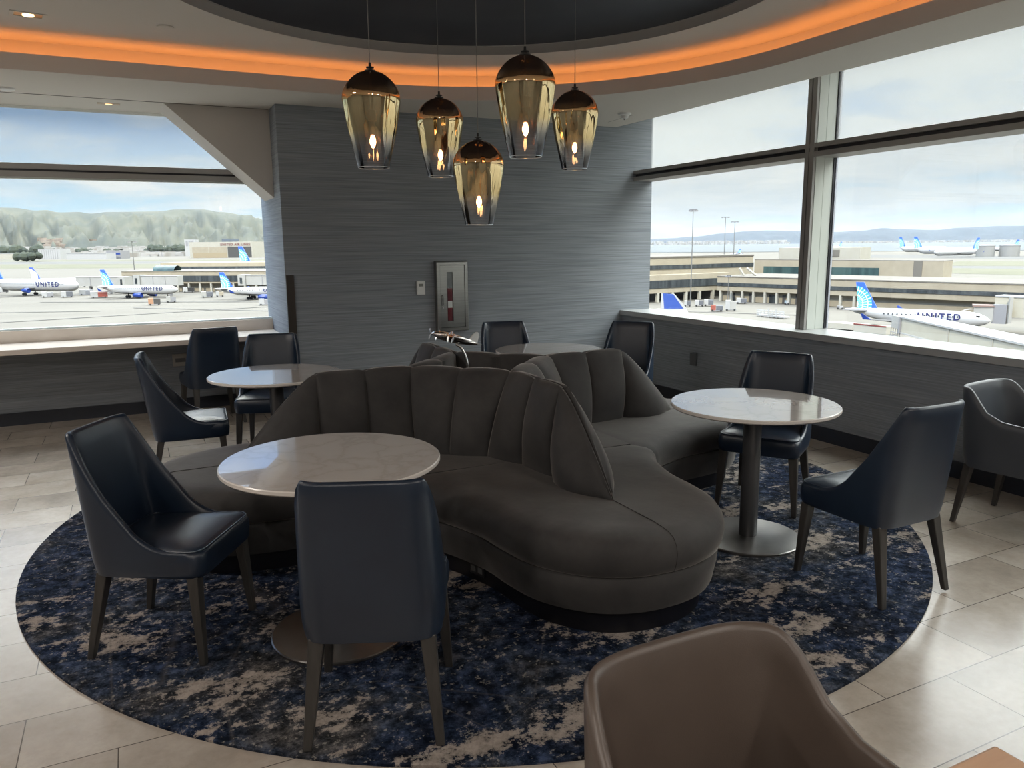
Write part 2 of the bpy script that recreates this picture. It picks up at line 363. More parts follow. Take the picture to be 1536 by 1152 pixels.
# left window: frame, transom, glass, shade
w = empty('window_1', (0, 0, 0), **ST)
b = MB(); b.box(XL, 1.29, YW, YW+.06, 2.335, 2.385); b.box(XL, 1.29, YW, YW+.06, 2.265, 2.317); b.build('transom', FRAME, w, bevel=.003)
MB().box(XL, 1.29, YW+.02, YW+.06, 2.317, 2.335).build('transom_slot', BLACK, w)
MB().box(XL, 1.29, YW+.02, YW+.07, 2.25, 2.265).build('transom_edge', FRAMEP, w)
b = MB(); b.box(XL, 1.29, YW+.02, YW+.08, .90, .915); b.build('bottom_frame', pm('pale_blue_frame', (.60, .68, .70), .4), w)
b = MB()
for x in (-1.75, -3.6): b.box(x-.04, x+.04, YW, YW+.12, .9, ZC)
b.build('mullion', FRAME, w)
MB().box(XL, 1.29, YW+.085, YW+.09, .90, 2.30).build('lower_pane', GLASS, w)
MB().box(XL, 1.29, YW+.085, YW+.09, 2.35, 3.1).build('upper_pane', GLASS, w)
MB().box(XL, 1.285, YW+.062, YW+.064, 2.385, 3.1).build('shade', SHADE, w)
# right window
w = empty('window_2', (0, 0, 0), **ST)
b = MB(); b.box(5.165, XW, YR, YB, 2.392, 2.43); b.box(5.165, XW, YR, YB, 2.318, 2.362); b.build('transom', FRAME, w, bevel=.003)
MB().box(5.20, XW-.01, YR, YB, 2.362, 2.392).build('transom_slot', BLACK, w)
def mull(y0, y1):
    b = MB(); b.box(5.16, XW, y0+.055, y1, .88, 3.14); b.box(5.16, XW, y0, y0+.045, .88, 3.14); b.build('mullion', FRAME, w, bevel=.002)
    MB().box(5.17, XW-.02, y0+.045, y0+.055, .88, 3.14).build('mullion_slot', BLACK, w)
    b = MB(); b.box(5.19, 5.285, y0-.004, y0, .882, 3.14); b.box(5.288, XW-.03, y0-.004, y0, .882, 3.14); b.build('mullion_panel', FRAMEP, w)
    MB().box(XW-.03, XW-.008, y0-.012, y0, .882, 3.14).build('gasket', BLACK, w)
    MB().box(XW-.008, XW+.01, y0-.018, y0, .882, 3.14).build('gasket_edge', pm('steel_blue_edge', (.40, .42, .48), .4), w)
mull(4.79, 4.885); mull(2.15, 2.245); mull(-.49, -.395)
MB().box(XW-.03, XW+.12, YR, -1.2, .88, 3.3).build('wall_right', WALLP, **ST)  # unseen wall added to block window light behind the viewer
MB().box(XW, XW+.006, YR, YB, .86, 2.40).build('lower_pane', GLASS, w)
MB().box(XW, XW+.006, YR, YB, 2.40, 3.14).build('upper_pane', GLASS, w)
MB().box(XW-.02, XW-.018, YR, YB, 2.43, 3.14).build('shade', SHADE, w)

# wall fittings -----------------------------------------------------
t = empty('wall_thermostat', (2.605, YB, 1.142), label='small white thermostat with grey display on the grey wall', category='thermostat')
MB().box(-.042, .042, -.025, 0, 0, .135).build('cover', WHITEP, t, bevel=.004)
MB().box(-.024, .022, -.028, -.024, .083, .110).build('display', LCD, t)
c = empty('fire_extinguisher_cabinet', (2.935, YB, .757), label='tall brushed steel wall cabinet with a narrow window', category='cabinet')
b = MB(); fr = [(-.178, -.02), (-.13, .0), (.0, .0)]
o_, i_ = (.178, .715), (.128, .655)
def rectring(hw, z0, z1, y): return [Vector((-hw, y, z0)), Vector((hw, y, z0)), Vector((hw, y, z1)), Vector((-hw, y, z1))]
b.rings([rectring(.178, 0, .715, 0), rectring(.170, .008, .707, -.045), rectring(.165, .013, .702, -.05), rectring(.135, .040, .675, -.05), rectring(.132, .043, .672, -.035)], True, False)
b.build('frame', STEEL, c, smooth=25)
d = MB(); d.box(-.131, -.060, -.042, -.034, .045, .670); d.box(.005, .131, -.042, -.034, .045, .670); d.box(-.060, .005, -.042, -.034, .045, .105); d.box(-.060, .005, -.042, -.034, .605, .670)
dr = d.build('door', STEEL, c)
MB().tube([(-.112, -.042, .270), (-.112, -.062, .275), (-.112, -.062, .365), (-.112, -.042, .370)], .005, 8).build('handle', COLM, dr, smooth=40)
MB().lathe([(0, 0), (.008, 0), (.008, .006), (0, .006)], 12, mat=Matrix.Translation((-.108, -.042, .248)) @ Matrix.Rotation(pi/2, 4, 'X')).build('lock', CHROME, dr)
MB().box(-.060, .005, -.0375, -.0365, .105, .605).build('window_pane', GLASS, dr)
MB().box(-.131, .131, -.0335, -.0325, .045, .670).build('back_panel', pm('cabinet_inside', (.10, .105, .10), .5), c)
e = empty('fire_extinguisher', (2.908, YB-.0345, .870), label='red fire extinguisher seen through the narrow cabinet window', category='fire extinguisher')
def halfcyl(r, z0, z1, n=10):
    q = MB(); q.rings([[Vector((r*cos(a), -r*.06*sin(a)*1., z)) for a in [pi*i/n for i in range(n+1)]] for z in (z0, z1)], False, False); return q
halfcyl(.026, 0, .33).build('cylinder', REDP, e, smooth=60)
q = MB(); q.box(-.024, .024, -.0027, -.0020, .13, .20); q.build('paper_label', WHITEP, e)
q = MB(); q.box(-.012, .012, -.0025, -.0005, .33, .40); q.box(-.02, .02, -.0025, -.0005, .40, .43); q.build('valve', COLM, e)

o = empty('wall_outlet', (.385, YL, .45), label='beige double power outlet plate below the left counter', category='outlet')
MB().box(-.075, .075, -.010, 0, 0, .125).build('plate', pm('beige_plate', (.36, .34, .31), .5), o, bevel=.003)
MB().box(-.048, .048, -.013, -.009, .042, .082).build('socket', BLUEP, o)
o = empty('wall_outlet', (XH, 6.06, .41), label='dark blank outlet plate on the half wall under the right window', category='outlet')
MB().box(-.010, 0, -.05, .05, 0, .125).build('plate', pm('dark_plate', (.085, .09, .095), .5), o, bevel=.003)
o = empty('power_socket', (0, 0, 0), label='black twin power socket set in the sofa plinth', category='outlet')
PSOCK = o

# ceiling fittings
def disc(name, x, y, z, r, label, cat, mat=WHITEP):
    o = empty(name, (x, y, z), label=label, category=cat)
    return o
p = at(248, 40, z=ZT); o = disc('ceiling_speaker', p.x, p.y, ZT, .05, 'round flat white ceiling disc above the amber cove', 'ceiling disc')
MB().lathe([(.0, 0), (.055, 0), (.055, -.008), (.046, -.012), (0, -.012)], 28).build('cover', PLASTER, o, smooth=40)
p = at(10, 132, z=ZC); o = disc('ceiling_sensor', p.x, p.y, ZC, .05, 'small white round sensor on the low ceiling at far left', 'sensor')
MB().lathe([(.0, 0), (.06, 0), (.055, -.012), (.03, -.022), (0, -.022)], 24).build('cover', WHITEP, o, smooth=40)
p = at(42, 22, z=ZT); o = empty('recessed_downlight', (p.x, p.y, ZT), .15, label='rectangular recessed spotlight glowing warm in the upper left ceiling', category='ceiling light')
b = MB(); b.box(-.105, .105, -.065, -.045, -.004, .0); b.box(-.105, .105, .045, .065, -.004, 0); b.box(-.105, -.08, -.045, .045, -.004, 0); b.box(.08, .105, -.045, .045, -.004, 0); b.build('trim_ring', PLASTER, o)
MB().box(-.08, .08, -.045, .045, -.0015, -.0005).build('recess', pm('gold_reflector', (.5, .38, .22), .3, .8), o)
LAMPON = pm('warm_lamp', (1, .8, .5), .5, emit=(1, .68, .34), es=2.2)
MB().lathe([(0, -.003), (.034, -.003), (.034, -.0065), (0, -.0065)], 20).build('lamp', LAMPON, o)
p = at(163, 155.5, z=ZC); o = empty('recessed_downlight', (p.x, p.y, ZC), label='small warm recessed light in the soffit above the left window', category='ceiling light')
b = MB(); b.box(-.09, .09, -.035, .035, -.004, 0); b.build('trim_ring', pm('amber_trim', (.50, .40, .30), .6), o)
b = MB(); b.lathe([(0, -.004), (.028, -.004), (.028, -.007), (0, -.007)], 16); b.build('lamp', pm('warm_lamp_dim', (1, .7, .4), .5, emit=(1, .6, .28), es=.5), o)
p = at(937, 170, z=ZC); o = empty('smoke_detector', (p.x, p.y, ZC), label='white smoke detector on the ceiling near the wall corner', category='smoke detector')
MB().lathe([(0, 0), (.065, 0), (.062, -.014), (.04, -.022), (.035, -.045), (0, -.05)], 28).build('housing', WHITEP, o, smooth=40)
MB().lathe([(0, -.05), (.012, -.05), (.008, -.062), (0, -.064)], 12).build('sensor_tip', LCD, o, smooth=40)
# access panel groove lines near the detector
g = MB(); A = at(912, 183, z=ZC); B = at(950, 172, z=ZC); dv = (B-A).normalized(); nn = Vector((-dv.y, dv.x, 0))*.004
g.add([A-nn+Vector((0, 0, -.002)), B-nn+Vector((0, 0, -.002)), B+nn+Vector((0, 0, -.002)), A+nn+Vector((0, 0, -.002))], [(0, 1, 2, 3)])
g.build('trim_4', MATS['joint_dark'], **ST)

# ------------------------------------------------------------------ rug
RR = 2.525; RZ = .012
b = MB(); b.lathe([(0, .0005), (RR, .0005), (RR, RZ-.002), (RR-.004, RZ), (0, RZ)], 160, (CX, CY, 0)); b.v = [(x-CX, y-CY, z) for x, y, z in b.v]
rug = b.build('round_rug', RUG, smooth=40, label='large round navy and cream abstract rug under the booth', category='rug'); rug.location = (CX, CY, 0)

# ------------------------------------------------------------------ cloverleaf banquette
Q = [(0, -1.94), (.16, -1.92), (.31, -1.85), (.43, -1.73), (.515, -1.57), (.553, -1.38), (.575, -1.20), (.635, -1.01), (.70, -.87), (.775, -.775)]
half = Q + [(-y, -x) for x, y in Q[-2::-1]]          # -Y tip  ->  +X tip
outl = []
for k in range(4):
    for x, y in half[:-1]:
        c_, s_ = [(1, 0), (0, 1), (-1, 0), (0, -1)][k]; outl.append((x*c_-y*s_, x*s_+y*c_))
NO = len(outl)                                       # 72 control points, one lobe = 18 around a tip
def outline(t): return cr([(x, y, 0) for x, y in outl], t % NO, True)
def onrm(t):
    d_ = outline(t+.05)-outline(t-.05); return Vector((d_.y, -d_.x, 0)).normalized()    # outward (ccw outline)
sofa = empty('banquette', (CX, CY, 0), label='four-lobed charcoal velvet banquette in the middle of the round rug', category='sofa')
def skirt(name, mat, prof, t0, t1, n, ends, closed=False, **kw):
    rings = []
    for i in range(n+(0 if closed else 1)):
        t = t0+(t1-t0)*i/n; p = outline(t); nr = onrm(t)
        pin = 0.
        if ends and not closed:
            e_ = min(i, n-i); pin = {0: .007, 1: .002}.get(e_, 0.)
        rings.append([p + nr*(-(d_+pin)) + Vector((0, 0, z - (pin*.8 if z > .4 else 0))) for d_, z in prof])
    b = MB(); m_ = len(prof); R = rings+([rings[0]] if closed else [])
    b.rings(R, False, False)
    if closed:
        base = len(b.v)
    return b, rings
# plinth (one ring), body, seat sections
b, R = skirt('plinth', PLINTH, [(.10, .013), (.10, .125)], 0, NO, 288, False, True); b.build('plinth', PLINTH, sofa, smooth=60)
b, R = skirt('base', VELVET, [(.10, .120), (.055, .120), (.045, .14), (.030, .22), (.024, .277), (.034, .286), (.06, .286)], 0, NO, 288, False, True); b.build('base_band', VELVET, sofa, smooth=60)
SEATP = [(.06, .287), (.030, .289), (.016, .30), (.004, .335), (.0, .375), (.008, .410), (.028, .437), (.060, .452), (.11, .459), (.17, .462)]
for k in range(4):
    t0 = 18*k-9; t1 = 18*k+9
    b, R = skirt('seat', VELVET, SEATP, t0, t1, 76, True)
    inner = [r[-1] for r in R]; n0 = len(SEATP)
    # fill the top to the middle: join the inner rim to the lobe's axis, then to the centre
    ang = -pi/2+k*pi/2; ax = Vector((cos(ang), sin(ang), 0))
    base = len(b.v)
    mids = []
    for p in inner:
        r_ = p.dot(ax); mids.append(ax*max(.0, min(r_*.98, 1.60))+Vector((0, 0, .4635)))
    b.v += [tuple(p) for p in mids]
    m_ = len(SEATP)
    for i in range(len(inner)-1):
        b.f.append((i*m_+m_-1, (i+1)*m_+m_-1, base+i+1, base+i))
    b.build('seat_section', VELVET, sofa, smooth=50)
    # seam along the lobe axis
    sp = [ax*r_+Vector((0, 0, .4645)) for r_ in (1.40, 1.6, 1.77)] + [ax*(1.94-d_)+Vector((0, 0, z+.0005)) for d_, z in SEATP[-2:1:-1]]
    MB().tube(sp, .0018, 6).build('seam', pm('seam_thread', (.02, .018, .016), .8), sofa, smooth=60)
MB().prism([(.66, -.66), (.66, .66), (-.66, .66), (-.66, -.66)], .43, .4622).build('seat_centre', VELVET, sofa)
# back cushions: eight channels round each of the four alcoves
ZB = .925
T = [(-.004, -1.475, .462), (-.030, -1.02, ZB), (-.030, -.74, ZB), (-.045, -.475, ZB), (-.255, -.255, ZB)]
K = [(-.000, -1.478, .455), (-.000, -1.02, ZB), (-.000, -.74, ZB), (-.000, -.43, ZB), (-.185, -.185, ZB)]
B_ = [(-.004, -1.475, .452), (-.062, -1.02, .452), (-.105, -.745, .452), (-.205, -.51, .452), (-.375, -.375, .452)]
Tm = T+[(y, x, z) for x, y, z in T[-2::-1]]; Km = K+[(y, x, z) for x, y, z in K[-2::-1]]; Bm = B_+[(y, x, z) for x, y, z in B_[-2::-1]]
def sub(lst, i, u):
    # follow the run of the seams but keep the wedge ends straight
    if i in (0, 7): return Vector(lst[i]).lerp(Vector(lst[i+1]), u)
    return cr(lst[1:8], i-1+u)
def channel(i, nu=10, nv=10):
    rings = []
    for a in range(nu+1):
        u = a/nu; us = .5-.5*cos(pi*u)*1.0
        us = u*.6+us*.4
        Tt, Kk, Bb = sub(Tm, i, us), sub(Km, i, us), sub(Bm, i, us)
        w_ = us if i == 0 else (1-us if i == 7 else 1)
        if i in (0, 7):   # domed top line and a belly at the foot of the wedge
            zz = .462+(ZB-.462)*(1-(1-w_)**1.18); Tt.z = zz; Kk.z = zz-.006
            belly = .072*sin(pi*min(1, (1-w_)*1.15))**.8 if w_ < 1 else 0
            if i == 0: Bb.x -= belly
            else: Bb.y -= belly
        e_ = (4*us*(1-us))**.62
        d1 = sub(Bm, i, min(1, us+.02))-sub(Bm, i, max(0, us-.02)); nr = Vector((d1.y, -d1.x, 0)).normalized()
        if nr.dot(Vector((-1, -1, 0))) < 0: nr = -nr
        mid = Vector((0, 0, 0)); H = Tt.z-Bb.z; rw = []
        puff = .038 if i not in (0, 7) else .034
        for c in range(nv+1):
            v = c/nv; q = Bb.lerp(Tt, v)
            bul = (.25+.75*sin(pi*min(1, v*1.02))**.6) if v < 1 else .25
            sag = .03*sin(pi*v)*min(1, H/.4)
            q = q + nr*(puff*e_*bul + sag - (1-e_)*.006)
            if v > .93: q.z = Tt.z-.004-(1-e_)*.006
            rw.append(q)
        rw[-1] = Tt + nr*(.010*e_) + Vector((0, 0, -.012-(1-e_)*.008))
        rw.append((Tt*.7+Kk*.3) + Vector((0, 0, .006-(1-e_)*.012)))
        rw.append((Tt*.25+Kk*.75) + Vector((0, 0, .004-(1-e_)*.012)))
        inner = i in (3, 4)
        kb = Kk + Vector((0, 0, -.018)); 
        pf = (-nr*.022*e_) if inner else Vector((0, 0, 0))
        rw.append(kb+pf*.4); rw.append(Vector((kb.x, kb.y, Bb.z+(kb.z-Bb.z)*.6))+pf); rw.append(Vector((kb.x, kb.y, Bb.z))+pf)
        rings.append(rw)
    b = MB(); b.rings(rings, False, False)
    n_ = len(rings[0]); base = 0
    b.f.append(tuple(range(n_))); b.f.append(tuple(nu*n_+j for j in range(n_))[::-1])
    return b
for q in range(4):
    for i in range(8):
        b = channel(i)
        if q:
            c_, s_ = [(1, 0), (0, 1), (-1, 0), (0, -1)][q]; b.v = [(x*c_-y*s_, x*s_+y*c_, z) for x, y, z in b.v]
        b.build('back_cushion', VELVET, sofa, smooth=55)
b = MB(); b.prism([(.42, 0), (0, .42), (-.42, 0), (0, -.42)], .463, .70); b.build('centre_box', PLINTH, sofa)
pt = at(716, 856, z=.075); rel = pt-Vector((CX, CY, 0))
PSOCK.location = pt; 
tt = min(range(NO*8), key=lambda i: (outline(i/8)-onrm(i/8)*.10-Vector((rel.x, rel.y, 0))).length)/8
pp = outline(tt)-onrm(tt)*.10; nn = onrm(tt)
PSOCK.location = (CX+pp.x+nn.x*.003, CY+pp.y+nn.y*.003, .048); PSOCK.rotation_euler = (0, 0, atan2(nn.y, nn.x)+pi/2)
MB().box(-.05, .05, -.008, .004, 0, .06).build('plate', pm('socket_plate', (.025, .025, .028), .3), PSOCK, bevel=.002)
for sx in (-.024, .024): MB().box(sx-.015, sx+.015, -.010, -.007, .015, .045).build('socket', BLUEP, PSOCK)

# ------------------------------------------------------------------ model aeroplane on a curved stand
RH0 = Vector((.897, -.441, 0))
pl = empty('model_airplane', (1.800, 4.275, .70), label='small polished metal propeller airplane model on a curved stand', category='sculpture')
arc = [(RH0.x*a_, RH0.y*a_, z_) for a_, z_ in ((0, .012), (.006, .11), (.002, .20), (-.012, .265), (-.036, .312), (-.068, .333))]
s_ = MB(); s_.tube([cr([Vector(a_) for a_ in arc], i*.25) for i in range(21)], [.011-.0002*i for i in range(21)], 10)
MB().lathe([(0, 0), (.075, 0), (.075, .010), (.02, .016), (0, .016)], 28).build('stand_base', CHROME, pl, smooth=40)
s_.build('stand', CHROME, pl, smooth=60)
RH = Vector((.897, -.441, 0)); FHH = Vector((.441, .897, 0)); NOSE = (RH*-.74-FHH*.56+Vector((0, 0, .27))).normalized()     # climbing towards the left and the viewer
WING = RH*-.62+FHH*.78; WING = (WING-NOSE*WING.dot(NOSE)).normalized(); PUP = NOSE.cross(WING).normalized()
if PUP.z < 0: PUP = -PUP
PM = Matrix((NOSE, WING, PUP)).transposed().to_4x4() @ Matrix.Scale(.94, 4); PM.translation = RH0*-.070+Vector((0, 0, .366))
def pmat(b): b.v = [tuple(PM @ Vector(v)) for v in b.v]; return b
b = MB(); b.lathe([(0, -.185), (.008, -.17), (.018, -.12), (.027, -.05), (.031, .02), (.030, .08), (.026, .125), (.016, .155), (0, .168)], 20, mat=Matrix.Rotation(pi/2, 4, 'Y')); pmat(b).build('fuselage', CHROME, pl, smooth=70)
for s in (1, -1):
    b = MB(); b.add([(.055, 0, -.006), (-.035, 0, -.006), (-.015, .20*s, .0), (.02, .20*s, .0), (.055, 0, .008), (-.035, 0, .004), (-.015, .20*s, .003), (.02, .20*s, .003)], [(0, 1, 2, 3), (4, 5, 6, 7), (0, 1, 5, 4), (1, 2, 6, 5), (2, 3, 7, 6), (3, 0, 4, 7)])
    pmat(b).build('wing', CHROME, pl)
    b = MB(); b.add([(-.125, 0, 0), (-.17, 0, 0), (-.165, .075*s, 0), (-.145, .075*s, 0), (-.125, 0, .006), (-.17, 0, .003), (-.165, .075*s, .002), (-.145, .075*s, .002)], [(0, 1, 2, 3), (4, 5, 6, 7), (0, 1, 5, 4), (1, 2, 6, 5), (2, 3, 7, 6), (3, 0, 4, 7)])
    pmat(b).build('tailplane', CHROME, pl)
    for k, yy in enumerate((.070, .135)):
        b = MB(); b.lathe([(0, -.045), (.008, -.03), (.013, .0), (.013, .03), (.009, .046), (.003, .058), (0, .060)], 14, mat=Matrix.Translation((.045, yy*s, .004)) @ Matrix.Rotation(pi/2, 4, 'Y'))
        en = pmat(b).build('engine', COPPER if k == 0 else CHROME, pl, smooth=60)
        b = MB()
        for j in range(3):
            a = j*2*pi/3+.5*k+.3; d_ = Vector((0, cos(a), sin(a))); t_ = Vector((0, -sin(a), cos(a)))
            c0 = Vector((.100, yy*s, .004))
            b.add([c0+d_*.004-t_*.004, c0+d_*.022-t_*.007, c0+d_*.040-t_*.004, c0+d_*.042+t_*.003, c0+d_*.022+t_*.006+Vector((.004, 0, 0)), c0+d_*.004+t_*.003+Vector((.003, 0, 0)),
                   c0+d_*.004-t_*.004+Vector((.003, 0, 0)), c0+d_*.022-t_*.007+Vector((.003, 0, 0)), c0+d_*.040-t_*.004+Vector((.003, 0, 0)), c0+d_*.042+t_*.003+Vector((.003, 0, 0)), c0+d_*.022+t_*.006+Vector((.007, 0, 0)), c0+d_*.004+t_*.003+Vector((.006, 0, 0))],
                  [(0, 1, 2, 3, 4, 5), (11, 10, 9, 8, 7, 6)]+[(i, (i+1) % 6, 6+(i+1) % 6, 6+i) for i in range(6)])
        pmat(b).build('propeller', CHROME, en)
b = MB(); fin = [(-.110, .020), (-.130, .060), (-.150, .078), (-.170, .076), (-.178, .055), (-.175, .0)]
b.add([(x, y, z) for y in (-.003, .003) for x, z in fin], [tuple(range(6)), tuple(range(6, 12))[::-1]]+[(i, (i+1) % 6, 6+(i+1) % 6, 6+i) for i in range(6)])
pmat(b).build('tail_fin', CHROME, pl)

# ------------------------------------------------------------------ tables
def make_table():
    t = empty('round_table')
    MB().lathe([(0, .732), (.405, .732), (.434, .738), (.440, .744), (.440, .756), (.436, .7595)], 96).build('table_edge', MEDGE, t, smooth=35)
    MB().lathe([(0, .7595), (.436, .7595), (.435, .760), (0, .760)], 96).build('tabletop', MARBLE, t, smooth=20)
    MB().lathe([(0, .0), (.285, 0), (.285, .008), (.280, .012), (.06, .016), (0, .016)], 64).build('base_plate', METAL, t, smooth=25)
    MB().lathe([(.048, .014), (.048, .725), (.10, .728), (.10, .734)], 32).build('column', COLM, t, smooth=40)
    return t
TBL = [((.675, 3.045), 'round marble table in the near left alcove, right of the front-left chairs', .3),
       ((2.955, 3.055), 'round marble table in the right alcove, its full metal base visible', 1.9),
       ((.835, 5.37), 'round marble table at the far left, near the left window', 3.1),
       ((3.05, 5.50), 'round marble table mostly hidden behind the booth back', 4.4)]
t0 = make_table()
for i, ((x, y), lb, rz) in enumerate(TBL):
    t = t0 if i == 0 else copy_tree(t0)
    t.location = (x, y, RZ+.0006); t.rotation_euler = (0, 0, rz); t['label'] = lb; t['category'] = 'table'; t['group'] = 'round marble tables in the booth alcoves'

# ------------------------------------------------------------------ chairs (forward = +Y)
def shell(a, yc, bb, yf, n_, top, zb, lean, narrow, th, NS=44, NVV=9):
    """a wrap-round upholstered panel: U in plan, top edge top(y)"""
    path = []
    ks = 9
    for i in range(ks): path.append((a, yf+(yc-yf)*i/ks))
    for i in range(27):
        th_ = pi*i/26; c, s = cos(th_), sin(th_)
        path.append(((1 if c >= 0 else -1)*a*abs(c)**(2/n_), yc-bb*abs(s)**(2/n_)))
    for i in range(1, ks+1): path.append((-a, yc+(yf-yc)*i/ks))
    N_ = len(path); rings = []
    for i, (x, y) in enumerate(path):
        x1, y1 = path[max(0, i-1)]; x2, y2 = path[min(N_-1, i+1)]
        nr = Vector((y2-y1, -(x2-x1), 0)).normalized()   # inward/outward?
        if nr.dot(Vector((x, y-yc*.5, 0))) < 0: nr = -nr
        zt = top(x, y); rw = []
        def pos(z, off):
            t = max(0., (z-.45)/.45); bk = min(1, max(0, (yc-y)/bb)) if y < yc else 0
            low = max(0., (.45-z)/.1)
            return Vector((x*(1-narrow*t-.02*low), y-lean*t*bk+.010*low*bk, z)) - nr*off
        for c in range(NVV+1): rw.append(pos(zb+(zt-.012-zb)*c/NVV, 0 if c else .006))
        rw.append(pos(zt-.003, .006)); rw.append(pos(zt, th*.5)); rw.append(pos(zt-.003, th-.006))
        for c in range(NVV, -1, -1): rw.append(pos(zb+(zt-.014-zb)*c/NVV, th+.012*sin(pi*c/NVV)))
        rings.append(rw)
    b = MB(); b.rings(rings, False, False); n2 = len(rings[0])
    b.f.append(tuple(range(n2))); b.f.append(tuple((N_-1)*n2+j for j in range(n2))[::-1])
    for i in range(N_-1): b.f.append((i*n2, (i+1)*n2, (i+1)*n2+n2-1, i*n2+n2-1))
    return b
def rrect(hx0, hx1, y0, y1, r, n=6):
    """rounded trapezoid outline, front (y1) half width hx1"""
    P = []
    for cx_, cy_, a0 in ((hx1-r, y1-r, 0), (-(hx1-r), y1-r, pi/2), (-(hx0-r), y0+r, pi), (hx0-r, y0+r, 3*pi/2)):
        for i in range(n+1): a = a0+pi/2*i/n; P.append((cx_+r*cos(a), cy_+r*sin(a)))
    return P
def inset(P, d):
    cx_ = sum(p[0] for p in P)/len(P); cy_ = sum(p[1] for p in P)/len(P)
    mx = max(abs(p[0]) for p in P)
    return [(p[0]*(1-d/mx), cy_+(p[1]-cy_)*(1-d/mx)) for p in P]
def seat(hx0, hx1, y0, y1, z0, z1, mat, parent):
    P = rrect(hx0, hx1, y0, y1, .055)
    pr = [(.022, z0), (.006, z0+.004), (.0, z0+.02), (-.004, z0+.06), (-.001, z1-.024), (.006, z1-.010), (.014, z1-.004), (.035, z1+.002), (.08, z1+.010), (.13, z1+.014)]
    R = [[Vector((x, y, z)) for x, y in inset(P, d)] for d, z in pr]
    b = MB(); b.rings(R); s = b.build('seat', mat, parent, smooth=55)
    MB().tube([Vector((x, y, z1-.006)) for x, y in inset(P, .008)+[inset(P, .008)[0]]], .0035, 6, False).build('piping', mat, s, smooth=60)
    return s
def leg(x0, y0, x1, y1, ztop, parent, w0=.026, w1=.0145):
    b = MB(); R = []
    for t in (0, .5, 1):
        x = x0+(x1-x0)*t; y = y0+(y1-y0)*t; w = w0+(w1-w0)*t; z = ztop*(1-t)
        R.append([Vector((x+sx*w, y+sy*w*.85, z)) for sx, sy in ((1, 1), (-1, 1), (-1, -1), (1, -1))])
    b.rings(R); return b.build('leg', LEGM, parent, bevel=.004)
def make_chair(mat, name='side_chair'):
    c = empty(name)
    def top(x, y):
        u = min(1, max(0, (y+.198)/.365)); return .462+(.915-.462)*(1-u)**2.5
    b = shell(.238, -.01, .215, .205, 5.0, top, .352, .065, .05, .029); b.build('backrest', mat, c, smooth=60)
    seat(.205, .240, -.19, .262, .352, .468, mat, c)
    for s in (1, -1):
        leg(.205*s, .215, .232*s, .236, .36, c); leg(.180*s, -.165, .215*s, -.238, .36, c)
    return c
def make_armchair(mat, name='armchair'):
    c = empty(name)
    def top(x, y):
        if y < -.195: return .803
        if y < -.02: t = (y+.195)/.175; return .645+(.803-.645)*(.5+.5*cos(pi*t))
        if y < .12: return .645-.012*(y+.02)/.14
        t = min(1, (y-.12)/.10); return .43+(.633-.43)*sqrt(max(0, 1-t*t))
    b = shell(.290, .0, .245, .22, 3.6, top, .352, .05, .05, .028); b.build('backrest', mat, c, smooth=60)
    seat(.245, .262, -.20, .262, .352, .468, mat, c)
    for s in (1, -1):
        leg(.245*s, .215, .262*s, .240, .36, c); leg(.220*s, -.17, .245*s, -.222, .36, c)
    return c
ch = make_chair(NAVY)
CH = [(.045, 3.345, -31, 'navy leather side chair at front left with a shiny seat facing right', 1),
      (.675, 2.445, 67, 'navy leather side chair in the front centre seen from behind', 1),
      (3.085, 2.365, 90, 'navy leather side chair at right seen from behind beside the right table', 1),
      (3.49, 3.48, 212, 'navy leather side chair behind the right table facing the camera', 1),
      (.27, 5.64, -4, 'navy leather side chair at left in profile facing the far left table', 1),
      (.61, 7.67, 99, 'navy leather side chair at the left window counter seen from behind', 0),
      (.93, 6.27, 252, 'navy leather side chair between the far left table and grey wall', 1),
      (3.01, 6.17, 256, 'navy leather side chair by the grey wall behind the booth', 1),
      (3.88, 5.63, 217, 'navy leather side chair near the corner under the right window sill', 1)]
for i, (x, y, h, lb, onrug) in enumerate(CH):
    c = ch if i == 0 else copy_tree(ch)
    onrug = hypot(x-CX, y-CY) < RR-.25
    c.location = (x, y, RZ+.0006 if hypot(x-CX, y-CY) < RR+.12 else 0.0006); c.rotation_euler = (0, 0, radians(h-90)); c['label'] = lb; c['category'] = 'chair'; c['group'] = 'navy leather side chairs'
c = make_armchair(SLATE); c.location = (4.475, 2.515, .0006); c.rotation_euler = (0, 0, radians(-83-90)); c['label'] = 'slate leather armchair at the right edge under the window wall'; c['category'] = 'armchair'
c = make_armchair(BROWN); c.location = (.955, .93, .0006); c.rotation_euler = (0, 0, radians(-90-90)); c['label'] = 'brown leather armchair in the bottom foreground seen over its back'; c['category'] = 'armchair'
t = empty('square_table', (.93, .33, 0), label='honey wood table corner at the bottom right edge', category='table')
MB().box(-.36, .36, -.36, .385, .722, .75).build('tabletop', WOOD, t, bevel=.006)
MB().lathe([(.04, .015), (.04, .722)], 24).build('column', COLM, t, smooth=40)
MB().lathe([(0, 0), (.22, 0), (.22, .012), (0, .016)], 40).build('base_plate', METAL, t, smooth=25)

